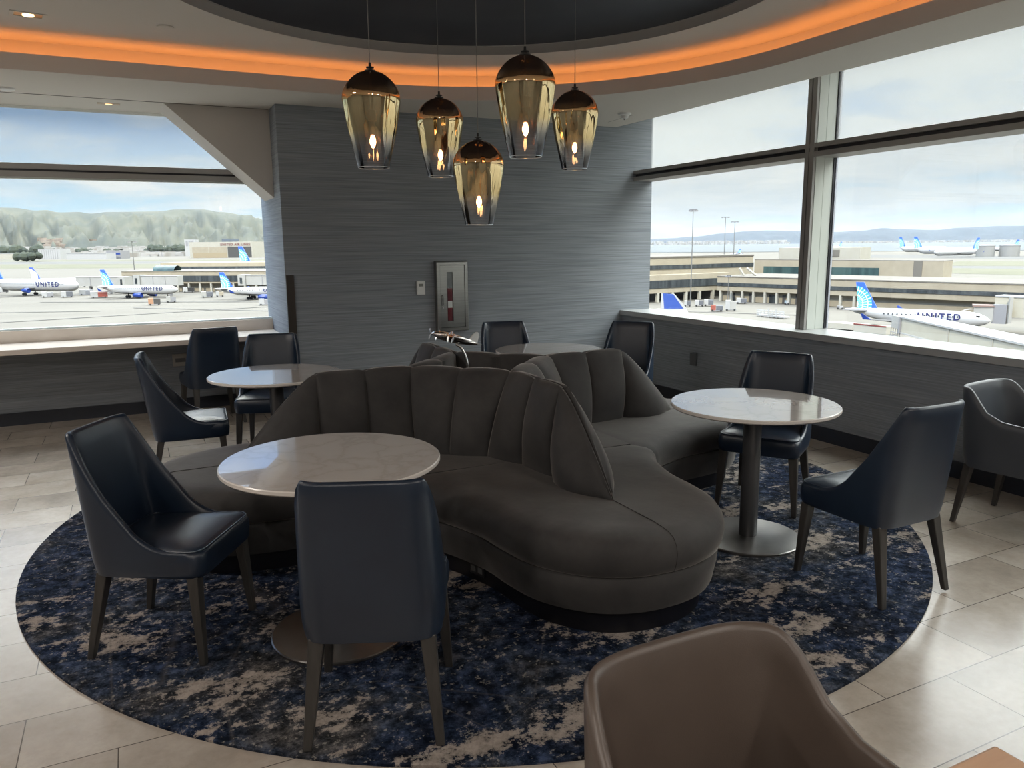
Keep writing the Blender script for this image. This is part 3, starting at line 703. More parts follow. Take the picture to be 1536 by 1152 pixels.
# ------------------------------------------------------------------ pendants
def pendglass():
    mt = bpy.data.materials.new('gold_fade_glass'); mt.use_nodes = True; n = mt.node_tree; n.nodes.clear(); L = n.links.new
    o = n.nodes.new('ShaderNodeOutputMaterial')
    co = coords(n, (1, 1, 1)); s = n.nodes.new('ShaderNodeSeparateXYZ'); L(co, s.inputs[0])
    g = n.nodes.new('ShaderNodeBsdfGlossy'); g.inputs['Roughness'].default_value = .035
    gc = ramp(n, s.outputs[2], [(0., (.9, .9, .9)), (1, (.9, .9, .9))])
    mr = node(n, 'ShaderNodeMapRange'); L(s.outputs[2], mr.inputs[0]); mr.inputs[1].default_value = 0; mr.inputs[2].default_value = .53
    gc = ramp(n, mr.outputs[0], [(.0, (.80, .84, .95)), (.22, (.70, .66, .60)), (.36, (.80, .62, .32)), (.66, (.86, .68, .38)), (.74, (.78, .46, .24)), (.80, (.50, .36, .28))])
    L(gc.outputs[0], g.inputs[0])
    t = n.nodes.new('ShaderNodeBsdfTransparent'); t.inputs[0].default_value = (.96, .96, .97, 1)
    fr = node(n, 'ShaderNodeFresnel', i_IOR=1.5)
    a = ramp(n, mr.outputs[0], [(.04, (.0, .0, .0)), (.20, (.22, .22, .22)), (.34, (.66, .66, .66)), (.62, (.86, .86, .86)), (.70, (.97, .97, .97))])
    mxm = node(n, 'ShaderNodeMath', operation='MAXIMUM'); L(fr.outputs[0], mxm.inputs[0]); L(a.outputs[0], mxm.inputs[1])
    nz = node(n, 'ShaderNodeTexNoise', i_Scale=13., i_Detail=2); c2 = coords(n, (1, 1, .12)); L(c2, nz.inputs['Vector'])
    bp = node(n, 'ShaderNodeBump', i_Strength=.6, i_Distance=.02); L(nz.outputs['Fac'], bp.inputs['Height']); L(bp.outputs[0], g.inputs['Normal'])
    mx = n.nodes.new('ShaderNodeMixShader'); L(mxm.outputs[0], mx.inputs[0]); L(t.outputs[0], mx.inputs[1]); L(g.outputs[0], mx.inputs[2]); L(mx.outputs[0], o.inputs[0])
    return mt
PG = pendglass(); CAPM = pm('matte_black_cap', (.012, .012, .013), .35); CORDM = pm('grey_cord', (.30, .29, .27), .6)
BULB = pm('warm_bulb', (1, .8, .5), .5, emit=(1, .50, .19), es=5.5); HOLD = pm('copper_holder', (.35, .20, .12), .35, .7)
def pend_proto():
    o = empty('pendant_lamp')
    pr = [(.088, 0), (.100, .05), (.118, .13), (.137, .22), (.151, .30), (.158, .345), (.160, .372), (.157, .395), (.146, .425), (.126, .455), (.098, .483), (.066, .503), (.034, .514), (.015, .517)]
    pr2 = []
    for i in range(len(pr)-1):
        for k in range(3): pr2.append(tuple(cr([Vector((a, b_, 0)) for a, b_ in pr], i+k/3)[:2]))
    pr2.append(pr[-1])
    sh_ = MB().lathe(pr2, 64, cap=False).build('lamp_shade', PG, o, smooth=70)
    MB().tube([(.088*cos(2*pi*j/48), .088*sin(2*pi*j/48), 0) for j in range(49)], .0022, 6, False).build('glass_rim', pm('highlight_rim', (.75, .80, .85), .1, .6), sh_, smooth=60)  # pale ring stands in for the highlight along the glass edge
    MB().lathe([(0, .512), (.030, .512), (.031, .520), (.012, .524), (.012, .530), (.022, .532), (.022, .537), (.008, .540), (.007, .560), (0, .560)], 24).build('cap', CAPM, o, smooth=40)
    MB().lathe([(0, .105), (.009, .112), (.017, .135), (.017, .150), (.010, .175), (.0, .180)], 16).build('bulb', BULB, o, smooth=60)
    MB().lathe([(0, .178), (.015, .178), (.015, .25), (.024, .255), (.024, .31), (.008, .315), (.006, .512), (0, .512)], 16).build('bulb_holder', HOLD, o, smooth=40)
    return o
P = [(1.288, 4.354, 2.324, 'leftmost of the five gold glass pendant lamps'), (1.990, 5.124, 2.359, 'second gold glass pendant lamp from the left, smallest looking'),
     (2.027, 4.567, 2.017, 'lowest hanging gold glass pendant lamp in the middle of the cluster'), (1.970, 3.809, 2.355, 'largest looking and highest of the gold glass pendant lamps'),
     (2.822, 4.722, 2.400, 'rightmost of the five gold glass pendant lamps')]
pp0 = pend_proto(); COL_LIGHTS = []
for i, (x, y, z, lb) in enumerate(P):
    o = pp0 if i == 0 else copy_tree(pp0)
    z0 = z-.265
    o.location = (x, y, z0); o.rotation_euler = (0, 0, i*1.3); o['label'] = lb; o['category'] = 'pendant lamp'; o['group'] = 'gold glass pendant lamps over the booth'
for i, (x, y, z, lb) in enumerate(P):
    o = [q for q in COL.objects if q.name.startswith('pendant_lamp')][i]
    MB().tube([(0, 0, .555), (0, 0, 3.36-(z-.265))], .0026, 8).build('cord', CORDM, o, smooth=60)
    MB().lathe([(0, 3.325-(z-.265)), (.012, 3.33-(z-.265)), (.045, 3.385-(z-.265)), (.055, 3.40-(z-.265)), (0, 3.40-(z-.265))], 24).build('canopy', CAPM, o, smooth=40)

# ------------------------------------------------------------------ the airfield outside (built at its real distances, 20 m below the eye)
GG = GZ
OUT = .39
def pmo(name, col, *a_, **k_): return pm(name, tuple(c*OUT for c in col), *a_, **k_)
def noo(name, stops, *a_, **k_): return noisy(name, [(p_, tuple(c*OUT for c in q_)) for p_, q_ in stops], *a_, **k_)
CONC = noo('apron_concrete', [(.3, (.22, .20, .165)), (.5, (.255, .235, .195)), (.7, (.29, .27, .225))], .02, 8, .9, stretch=(1, 3.5, 1), nr=.7)
GRASSM = noo('airfield_grass', [(.3, (.19, .19, .11)), (.7, (.25, .245, .16))], .02, 5, .95)
RUNM = noo('runway_asphalt', [(.3, (.18, .178, .17)), (.7, (.22, .218, .21))], .02, 5, .9, stretch=(1, 5, 1))
CREAM = noo('cream_concrete', [(.3, (.60, .52, .38)), (.7, (.70, .62, .46))], .25, 5, .85, stretch=(1, 1, 1))
CREAM2 = noo('cream_panel', [(.3, (.74, .70, .58)), (.7, (.80, .77, .66))], .3, 4, .7)
ROOFM = noo('grey_roof', [(.3, (.26, .24, .205)), (.7, (.33, .30, .26))], .1, 5, .9)
WINM = noo('dark_window_band', [(.35, (.045, .055, .065)), (.65, (.12, .14, .15))], .6, 2, .25, stretch=(1, 1, .01))
TEALW = noo('teal_window_band', [(.35, (.04, .09, .10)), (.65, (.10, .20, .20))], .35, 2, .25, stretch=(1, 1, .01))
SHADOWM = pmo('shade_and_dark_grey', (.12, .115, .11), .8)  # paints in the shade of undercroft and open bays; also plain dark doors, container
PWHITE = pmo('aircraft_white', (.80, .80, .79), .4)
PGREY = pmo('aircraft_grey', (.50, .50, .52), .5)
PBLUE = pmo('aircraft_blue', (.02, .08, .48), .35)
TYRE = pmo('rubber', (.03, .03, .03), .7)
JBW = noo('jet_bridge_white', [(.3, (.66, .65, .60)), (.7, (.74, .73, .68))], .3, 4, .6)
ORNG = pmo('orange_paint', (.80, .30, .04), .5)
DECKM = pmo('deck_grey', (.22, .23, .26), .7)
TANKM = pmo('tank_grey', (.55, .55, .52), .6)
POLEM = pmo('mast_grey', (.30, .30, .29), .5)
TREEM = noo('dark_trees', [(.3, (.05, .07, .045)), (.7, (.11, .13, .08))], .05, 5, .95)
LOGO = pmo('navy_lettering', (.015, .02, .20), .5)
REDL = pmo('red_lettering', (.35, .06, .05), .6)
def finmat(name, top, low, line):
    mt, n, b = nt(name); L = n.links.new
    t = n.nodes.new('ShaderNodeTexCoord'); s = n.nodes.new('ShaderNodeSeparateXYZ'); L(t.outputs['Object'], s.inputs[0])
    # globe lines: rings and spokes about a point behind the fin foot
    v = node(n, 'ShaderNodeVectorMath', operation='SUBTRACT'); L(t.outputs['Object'], v.inputs[0]); v.inputs[1].default_value = (-1.3, 0, .38)
    s2 = n.nodes.new('ShaderNodeSeparateXYZ'); L(v.outputs[0], s2.inputs[0])
    rad = node(n, 'ShaderNodeVectorMath', operation='LENGTH'); L(v.outputs[0], rad.inputs[0])
    an = node(n, 'ShaderNodeMath', operation='ARCTAN2'); L(s2.outputs[2], an.inputs[0]); L(s2.outputs[0], an.inputs[1])
    def lines(src, k, w):
        m_ = node(n, 'ShaderNodeMath', operation='MULTIPLY'); L(src, m_.inputs[0]); m_.inputs[1].default_value = k
        f = node(n, 'ShaderNodeMath', operation='FRACT'); L(m_.outputs[0], f.inputs[0])
        g = node(n, 'ShaderNodeMath', operation='LESS_THAN'); L(f.outputs[0], g.inputs[0]); g.inputs[1].default_value = w; return g.outputs[0]
    l1 = lines(rad.outputs['Value'], 2.4, .20); l2 = lines(an.outputs[0], 5.5, .22)
    mm = node(n, 'ShaderNodeMath', operation='MAXIMUM'); L(l1, mm.inputs[0]); L(l2, mm.inputs[1])
    c1 = node(n, 'ShaderNodeMixRGB'); L(mm.outputs[0], c1.inputs[0]); c1.inputs[1].default_value = (*low, 1); c1.inputs[2].default_value = (*line, 1)
    q = node(n, 'ShaderNodeMath', operation='MULTIPLY_ADD'); L(s.outputs[0], q.inputs[0]); q.inputs[1].default_value = .9; L(s.outputs[2], q.inputs[2])
    gt = node(n, 'ShaderNodeMath', operation='GREATER_THAN'); L(rad.outputs['Value'], gt.inputs[0]); gt.inputs[1].default_value = 1.62
    c2 = node(n, 'ShaderNodeMixRGB'); L(gt.outputs[0], c2.inputs[0]); L(c1.outputs[0], c2.inputs[1]); c2.inputs[2].default_value = (*top, 1)
    L(c2.outputs[0], b.inputs['Base Color']); b.inputs['Roughness'].default_value = .4
    return mt
FIN = finmat('blue_globe_tail', (.03, .10, .50), (.05, .30, .72), (.60, .80, .92))
FINOLD = finmat('white_globe_tail', (.06, .10, .42), (.66, .58, .54), (.80, .76, .72))

def hbox(name, mat, A, B, depth, z0, z1, parent=None, inset_=0., **tg):
    """upright box on the ground line A-B (seen from the viewer), reaching back by depth"""
    A = Vector((A.x, A.y, 0)); B = Vector((B.x, B.y, 0)); u = (B-A).normalized(); nrm = Vector((-u.y, u.x, 0))
    if nrm.dot((A+B)/2) < 0: nrm = -nrm
    A = A-u*0+nrm*inset_; B = B+nrm*inset_
    b = MB(); P = [A, B, B+nrm*depth, A+nrm*depth]
    b.add([(p.x, p.y, z) for z in (z0, z1) for p in P], [(0, 3, 2, 1), (4, 5, 6, 7), (0, 1, 5, 4), (1, 2, 6, 5), (2, 3, 7, 6), (3, 0, 4, 7)])
    return b.build(name, mat, parent, **tg)
def lerpv(A, B, t): return A+(B-A)*t
FH = Vector((FW.x, FW.y, 0)).normalized()
def gph(px, d): v = brg(px)*d; return Vector((v.x, v.y, GG))
def gpt(px, d): return gph(px, d/brg(px).dot(FH))      # d is the depth straight ahead of the viewer

# ground: apron, water of the bay, far shore
def sector(name, mat, px0, px1, r0, r1, z, n_=40, **tg):
    b = MB(); A = []; B = []
    for i in range(n_+1):
        v = brg(px0+(px1-px0)*i/n_); A.append(v*r0); B.append(v*r1)
    b.add([(p.x, p.y, z) for p in A]+[(p.x, p.y, z) for p in B], [(i, i+1, n_+1+i+1, n_+1+i) for i in range(n_)])
    return b.build(name, mat, **tg)
b = MB(); b.add([(-6000, -3000, GG-.05), (9000, -3000, GG-.05), (9000, 9000, GG-.05), (-6000, 9000, GG-.05)], [(0, 1, 2, 3)]); b.build('ground_apron', CONC, **ST)
WATER = noo('bay_water', [(.3, (.17, .20, .215)), (.7, (.21, .24, .255))], .002, 4, .9, stretch=(1, 1, 1))
b = MB(); v0 = brg(880); v1 = brg(1620); v2 = brg(2600)
pts = [v0*1900, v1*1900, v2*1900, v2*21000, v1*21000, v0*21000]
b.add([(p.x, p.y, GG+.6) for p in pts], [(0, 1, 4, 5), (1, 2, 3, 4)]); b.build('ground_water', WATER, **ST)
def quadpx(name, mat, pxs, z, **tg):
    b = MB(); P = [at(x, y, z=z) for x, y in pxs]; b.add(P, [tuple(range(len(P)))]); return b.build(name, mat, **tg)
quadpx('ground_grass', GRASSM, [(1405, 398.5), (1440, 391.5), (1700, 393), (1700, 399.5)], GG+.03, **ST)
quadpx('ground_grass', GRASSM, [(1425, 410), (1420, 402), (1700, 405), (1700, 416)], GG+.03, **ST)
quadpx('ground_runway', RUNM, [(1250, 386), (1250, 381.5), (1700, 385), (1700, 390)], GG+.04, **ST)
quadpx('ground_runway', RUNM, [(1420, 402), (1420, 398.8), (1700, 401), (1700, 405.5)], GG+.04, **ST)
quadpx('ground_grass', GRASSM, [(-300, 404), (-300, 397.5), (245, 396), (245, 402)], GG+.03, **ST)
quadpx('ground_runway', RUNM, [(-300, 397), (-300, 393.8), (600, 391.5), (600, 394)], GG+.04, **ST)
quadpx('ground_grass', GRASSM, [(-300, 393), (-300, 391), (600, 389), (600, 391)], GG+.03, **ST)
SEAMG = pmo('apron_stain', (.20, .19, .17), .9)
for pts_ in ([(-50, 487), (-50, 486.2), (420, 458.5), (420, 459)], [(-50, 470), (-50, 469), (150, 466), (150, 466.7)], [(60, 453.4), (60, 452.6), (420, 452), (420, 452.8)], [(200, 462), (200, 461), (420, 466), (420, 467)], [(985, 466), (985, 465.3), (1200, 472), (1200, 473)]):
    quadpx('ground_marking', SEAMG, pts_, GG+.05, **ST)

# hills
def hills(name, mat, px0, px1, ridge, rf, rr_, nx, seed, amp, label=None):
    nr_ = 34; V = []; 
    for i in range(nx+1):
        px = px0+(px1-px0)*i/nx
        j = 0
        while j < len(ridge)-2 and ridge[j+1][0] < px: j += 1
        (xa, ya), (xb, yb) = ridge[j], ridge[j+1]; f = min(1, max(0, (px-xa)/(xb-xa))); f = f*f*(3-2*f); yr = ya+(yb-ya)*f
        P = at(px, yr, d=rr_); hr = P.z-GG; v = brg(px)
        for k in range(nr_+1):
            t = k/nr_; r = rf+(rr_-rf)*t if t <= 1 else 0
            q = noise.fractal(Vector((px*.020+seed, t*2.6, 0)), 1., 2., 5)
            rid = 1-abs(noise.noise(Vector((px*.045+t*1.6+seed, t*1.0, 4))))*1.2-abs(noise.noise(Vector((px*.11-t*1.2+seed, t*2.2, 9))))*.8
            h = hr*(t**1.15) + amp*hr*sin(pi*t)*(.55*q+.75*(rid-.5))
            V.append(Vector((v.x*r, v.y*r, GG-1+max(0, h) if t > 0 else GG-3)))
    b = MB(); n1 = nr_+1
    b.add(V, [(i*n1+k, i*n1+k+1, (i+1)*n1+k+1, (i+1)*n1+k) for i in range(nx) for k in range(nr_)])
    return b.build(name, mat, smooth=180, **ST)
HILLM = noo('green_hillside', [(.30, (.05, .066, .052)), (.5, (.105, .115, .075)), (.7, (.19, .185, .12))], .0022, 9, .95, nr=.62)
RIDL = [(-400, 318), (-120, 306), (0, 311), (28, 311.5), (60, 315.6), (98, 318.4), (123, 317.7), (141, 320.3), (168, 317.8), (241, 317), (269, 314), (308, 314), (336, 318), (372, 322.6), (400, 331), (470, 345), (600, 352)]
hills('ground_hills', HILLM, -400, 600, RIDL, 3600, 6500, 200, 3.1, .5)
FARM = noo('hazed_hillside', [(.3, (.025, .045, .075)), (.7, (.05, .072, .105))], .0006, 7, .95)  # blue of distant haze is put into the hill colour
RIDR = [(880, 366), (970, 359), (1000, 357.5), (1040, 355), (1085, 350), (1118, 347), (1150, 345.5), (1200, 346.5), (1250, 348), (1290, 346), (1325, 342), (1345, 343.5), (1400, 345), (1440, 341.5), (1500, 339), (1560, 338.5), (1800, 342)]
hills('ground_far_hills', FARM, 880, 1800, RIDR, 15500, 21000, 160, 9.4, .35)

# towns: too many houses to count
def town(name, px0, px1, d0, d1, n_, sz, mats, label, cat, hz=(5, 14), zf=lambda d: 0):
    rnd = random.Random(px0*3+n_); b = MB()
    for i in range(n_):
        px = rnd.uniform(px0, px1); d = rnd.uniform(d0, d1); v = brg(px)*d
        w_ = rnd.uniform(*sz); h_ = rnd.uniform(*hz); a = rnd.uniform(0, .6); z = GG-2+zf(d)
        Mx = Matrix.Translation((v.x, v.y, z)) @ Matrix.Rotation(a-.4, 4, 'Z')
        b.box(-w_/2, w_/2, -w_*.3, w_*.3, 0, h_+2, Mx)
    o = b.build(name, mats, kind='stuff', label=label, category=cat); return o
HOUSE = noo('pale_houses', [(.35, (.50, .46, .40)), (.5, (.68, .66, .62)), (.65, (.78, .77, .75))], .03, 1, .9)
town('distant_town', -150, 560, 2300, 3900, 950, (14, 44), HOUSE, 'low pale town spread along the foot of the green hills', 'town', (4, 12), lambda d: max(0, (d-3000)*.03))
TAN = noo('tan_houses', [(.4, (.42, .33, .26)), (.6, (.62, .52, .42))], .03, 1, .9)
town('hillside_houses', 60, 215, 4000, 4350, 170, (16, 40), TAN, 'tan hillside houses low on the green hills', 'town', (8, 16), lambda d: 18+(d-4000)*.13)
town('shoreline_city', 970, 1180, 15000, 15800, 150, (60, 170), HOUSE, 'white city buildings along the far shore of the bay at left', 'city', (15, 75))
town('shoreline_buildings', 1250, 1620, 15000, 15800, 130, (70, 200), HOUSE, 'pale low buildings along the far shore of the bay at right', 'city', (12, 40))

# buildings --------------------------------------------------------------
def bands(par, A, B, nrm_out, specs):
    for (t0_, t1_, z0, z1, mat, nm) in specs:
        P0 = lerpv(A, B, t0_)+nrm_out*.25; P1 = lerpv(A, B, t1_)+nrm_out*.25
        hbox(nm, mat, P0, P1, .3, GG+z0, GG+z1, par)
def front(A, B):
    u = (B-A).normalized(); n_ = Vector((-u.y, u.x, 0))
    return -n_ if n_.dot(A) > 0 else n_
# long two storey pier (left part of the right window)
p = empty('terminal_pier', (0, 0, 0), label='long cream airport pier with two dark window bands beyond the right window', category='building')
A = gpt(940, 269); B = gpt(1131, 305); f = front(A, B)
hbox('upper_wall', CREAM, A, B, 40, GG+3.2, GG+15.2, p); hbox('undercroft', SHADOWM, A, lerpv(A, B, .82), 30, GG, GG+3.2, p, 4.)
hbox('roof', ROOFM, A, B, 40, GG+15.2, GG+15.7, p, -.3)
bands(p, A, B, f, [(.0, 1, 11.1, 12.6, WINM, 'window_band')])
C2 = lerpv(A, B, .70); A3 = A+f*6; C3 = C2+f*6
hbox('lower_wing', CREAM, A3, C3, 6, GG+3.2, GG+9.4, p); bands(p, A3, C3, f, [(0, .93, 4.9, 7.6, WINM, 'window_band')])
for i in range(7):
    q_ = lerpv(A3, C3, .05+.15*i); hbox('pillar', CREAM2, q_, q_+(B-A).normalized()*1.0, 1., GG, GG+3.2, p)
# glazed block with rooftop box
p = empty('terminal_block', (0, 0, 0), label='taller cream terminal block with a teal window band and rooftop box', category='building')
A = gpt(1133, 318); B = gpt(1418, 266); f = front(A, B)
hbox('wall', CREAM, A, B, 9, GG, GG+13.3, p); hbox('roof', ROOFM, A, B, 9, GG+13.3, GG+13.6, p)
bands(p, A, B, f, [(.06, .70, 7.5, 10.8, TEALW, 'window_band'), (.865, .905, .0, 13.3, ROOFM, 'vertical_joint')])
A = gpt(1169, 322); B = gpt(1291, 300); rb = hbox('rooftop_box', CREAM2, A, B, 12, GG+13.3, GG+18.1, p); f = front(A, B)
bands(rb, A, B, f, [(.66, .76, 14.6, 17.2, ROOFM, 'louvre')])
# low long concourse
p = empty('terminal_concourse', (0, 0, 0), label='low long cream concourse with one thin dark window band behind the near airliner', category='building')
A = gpt(1078, 275); B = gpt(1560, 202); f = front(A, B)
hbox('wall', CREAM, A, B, 30, GG+3.7, GG+8.5, p); hbox('ground_storey', CREAM, A, B, 26, GG, GG+3.7, p, 2.2)
hbox('roof', ROOFM, A, B, 30, GG+8.5, GG+8.8, p, -.2)
bands(p, A, B, f, [(0., 1, 5.3, 6.5, WINM, 'window_band')])
for i, t_ in enumerate((.04, .085, .12, .20, .25, .30)):
    q0 = lerpv(A, B, t_)-f*2.2; q1 = lerpv(A, B, t_+(.022, .012, .02, .022, .012, .03)[i])-f*2.2
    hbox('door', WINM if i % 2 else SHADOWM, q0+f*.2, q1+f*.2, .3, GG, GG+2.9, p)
for i in range(12):
    q_ = lerpv(A, B, .01+.045*i); hbox('pillar', CREAM2, q_, q_+(B-A).normalized()*.7, .8, GG, GG+3.7, p)
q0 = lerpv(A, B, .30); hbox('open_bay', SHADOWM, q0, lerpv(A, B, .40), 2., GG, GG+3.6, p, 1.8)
# left terminal
p = empty('terminal_concourse', (0, 0, 0), label='cream low concourse with stacked dark window bands beyond the left window', category='building')
A = gpt(178, 372); B = gpt(520, 352); f = front(A, B)
hbox('lower_wall', CREAM, A, B, 36, GG+4.0, GG+9.6, p); hbox('ground_storey', CREAM, A, B, 30, GG, GG+4.0, p, 3.)
hbox('roof', CREAM2, A, B, 36, GG+9.6, GG+9.9, p, -.3); bands(p, A, B, f, [(0.01, 1, 4.8, 7.6, WINM, 'window_band')])
for i in range(14):
    q_ = lerpv(A, B, .2+.05*i); hbox('pillar', CREAM2, q_, q_+(B-A).normalized()*.8, .8, GG, GG+4., p)
A2 = gpt(238, 400); B2 = gpt(520, 385); f2 = front(A2, B2)
hbox('upper_wall', CREAM, A2, B2, 40, GG+8, GG+13.1, p); bands(p, A2, B2, f2, [(0.0, 1, 9.4, 11.1, WINM, 'window_band')])
sk = MB(); v = gpt(240, 368); uu = (B-A).normalized(); ff = f
R_ = []
for i in range(9):
    a = pi*i/8
    R_.append([v+uu*(s_*5.6*(.92 if i in (0, 8) else 1))+ff*(-4-3.4*cos(a))+Vector((0, 0, 9.4+2.9*sin(a))) for s_ in (-1, 1)])
sk.rings(R_, False, False); sk.build('barrel_skylight', TEALW, p)
# hangar with the airline sign
p = empty('maintenance_hangar', (0, 0, 0), label='big cream hangar with red sign lettering at the foot of the green hills', category='hangar')
DH = 1690.
A = gpt(284, DH); B = gpt(378, DH-20); f = front(A, B); HH = 34.
hbox('wall', CREAM2, A, B, 90, GG, GG+HH, p)
bands(p, A, B, f, [(.04, .30, 11, 23, CREAM, 'window_band'), (.31, .60, 11, 23, CREAM, 'window_band'), (.61, .985, .5, 23.5, SHADOWM, 'open_door'), (.05, .60, 0, 11, pmo('hangar_tan', (.62, .50, .32), .8), 'lower_door')])
u = (B-A).normalized(); c = lerpv(A, B, .735)+f*1.2
M_ = Matrix((u, Vector((0, 0, 1)), f)).transposed().to_4x4(); M_.translation = Vector((c.x, c.y, GG+28.2))
textmesh('UNITED AIR LINES', 7.6, 'sign_lettering', REDL, p, M_, sp=1.12, off=.12)
hbox('roof_house', pmo('roof_house_blue', (.16, .20, .26), .6), lerpv(A, B, .47), lerpv(A, B, .60), 40, GG+HH, GG+HH+6.5, p, 15)
t = empty('office_tower', (0, 0, 0), label='white-framed blue glass office tower behind the hangar', category='building')
A = gpt(277, 2150); B = gpt(292, 2150); f = front(A, B); hbox('wall', PWHITE, A, B, 30, GG, GG+45, t)
bands(t, A, B, f, [(.12, .34, 27, 42, PGREY, 'glass_panel'), (.40, .62, 27, 42, PGREY, 'glass_panel'), (.68, .90, 27, 42, PGREY, 'glass_panel')])
t = empty('office_tower', (0, 0, 0), label='blue office block at the right edge of the left view', category='building')
A = gpt(389, 2200); B = gpt(415, 2200); f = front(A, B); BG = pmo('blue_glazing', (.22, .32, .45), .35); hbox('wall', BG, A, B, 30, GG, GG+34, t)
bands(t, A, B, f, [(.3, .36, 8, 34, PWHITE, 'frame_strip'), (0, 1, 6, 9, PWHITE, 'frame_strip')])
for (x0, x1, d, h, mt, lb) in [(56, 89, 1700, 22, PWHITE, 'plain white warehouse with ribbed front left of the town'), (98, 158, 1650, 12, PWHITE, 'long low white warehouse beyond the runway'),
                               (158, 180, 1700, 17, PGREY, 'grey warehouse with a blue stripe beyond the runway'), (-60, 20, 1750, 13, CREAM2, 'low cream shed at the far left beyond the runway')]:
    t = empty('warehouse', (0, 0, 0), label=lb, category='building', group='warehouses beyond the runway'); A = gpt(x0, d); B = gpt(x1, d); f = front(A, B)
    hbox('wall', mt, A, B, 40, GG, GG+h, t); hbox('roof', PGREY, A, B, 40, GG+h, GG+h+.8, t, -.4)
    if h == 17: bands(t, A, B, f, [(.1, .95, 9, 13, PBLUE, 'stripe')])
    if h == 22:
        for i in range(9): bands(t, A, B, f, [(.06+.1*i, .08+.1*i, 0, 20, PGREY, 'rib')])
# trees clump
def clump(name, px0, px1, d, hh, label):
    b = MB(); rnd = random.Random(int(px0))
    for i in range(26):
        v = brg(rnd.uniform(px0, px1))*(d+rnd.uniform(-20, 20)); r = rnd.uniform(.35, .6)*hh
        Mx = Matrix.Translation((v.x, v.y, GG+hh*.45+rnd.uniform(0, hh*.35)))
        b.lathe([(0, -r), (r*.75, -r*.6), (r*rnd.uniform(.9, 1.1), 0), (r*.7, r*.6), (0, r)], 9, mat=Mx)
    return b.build(name, TREEM, smooth=0, label=label, category='trees', kind='stuff')
clump('tree_clump', 22, 57, 1640, 14, 'dark tree clump left of the white warehouse')
clump('tree_belt', -40, 60, 3050, 34, 'dark belt of trees at the foot of the hills at far left')
clump('tree_belt', 60, 260, 3300, 22, 'dark line of trees between town and hillside houses')
clump('tree_belt', 225, 290, 3100, 30, 'dark belt of trees left of the office tower')
# fuel tanks
for i, (px, r, d) in enumerate([(1479, 10.5, 1010), (1515, 11.5, 1000), (1556, 12, 990)]):
    v = gpt(px, d); t = empty('storage_tank', v, label=['leftmost grey storage tank at the far right of the airfield', 'middle grey storage tank right of the leftmost one', 'grey storage tank cut by the right edge of the photo'][i], category='tank', group='grey storage tanks')
    MB().lathe([(0, 0), (r, 0), (r, 14), (r*.9, 14.6), (0, 15.4)], 32).build('shell', TANKM, t, smooth=30)
    MB().lathe([(r+.1, 13.4), (r+.35, 13.4), (r+.35, 14.1), (r+.1, 14.1)], 32, cap=False).build('rim', PGREY, t)

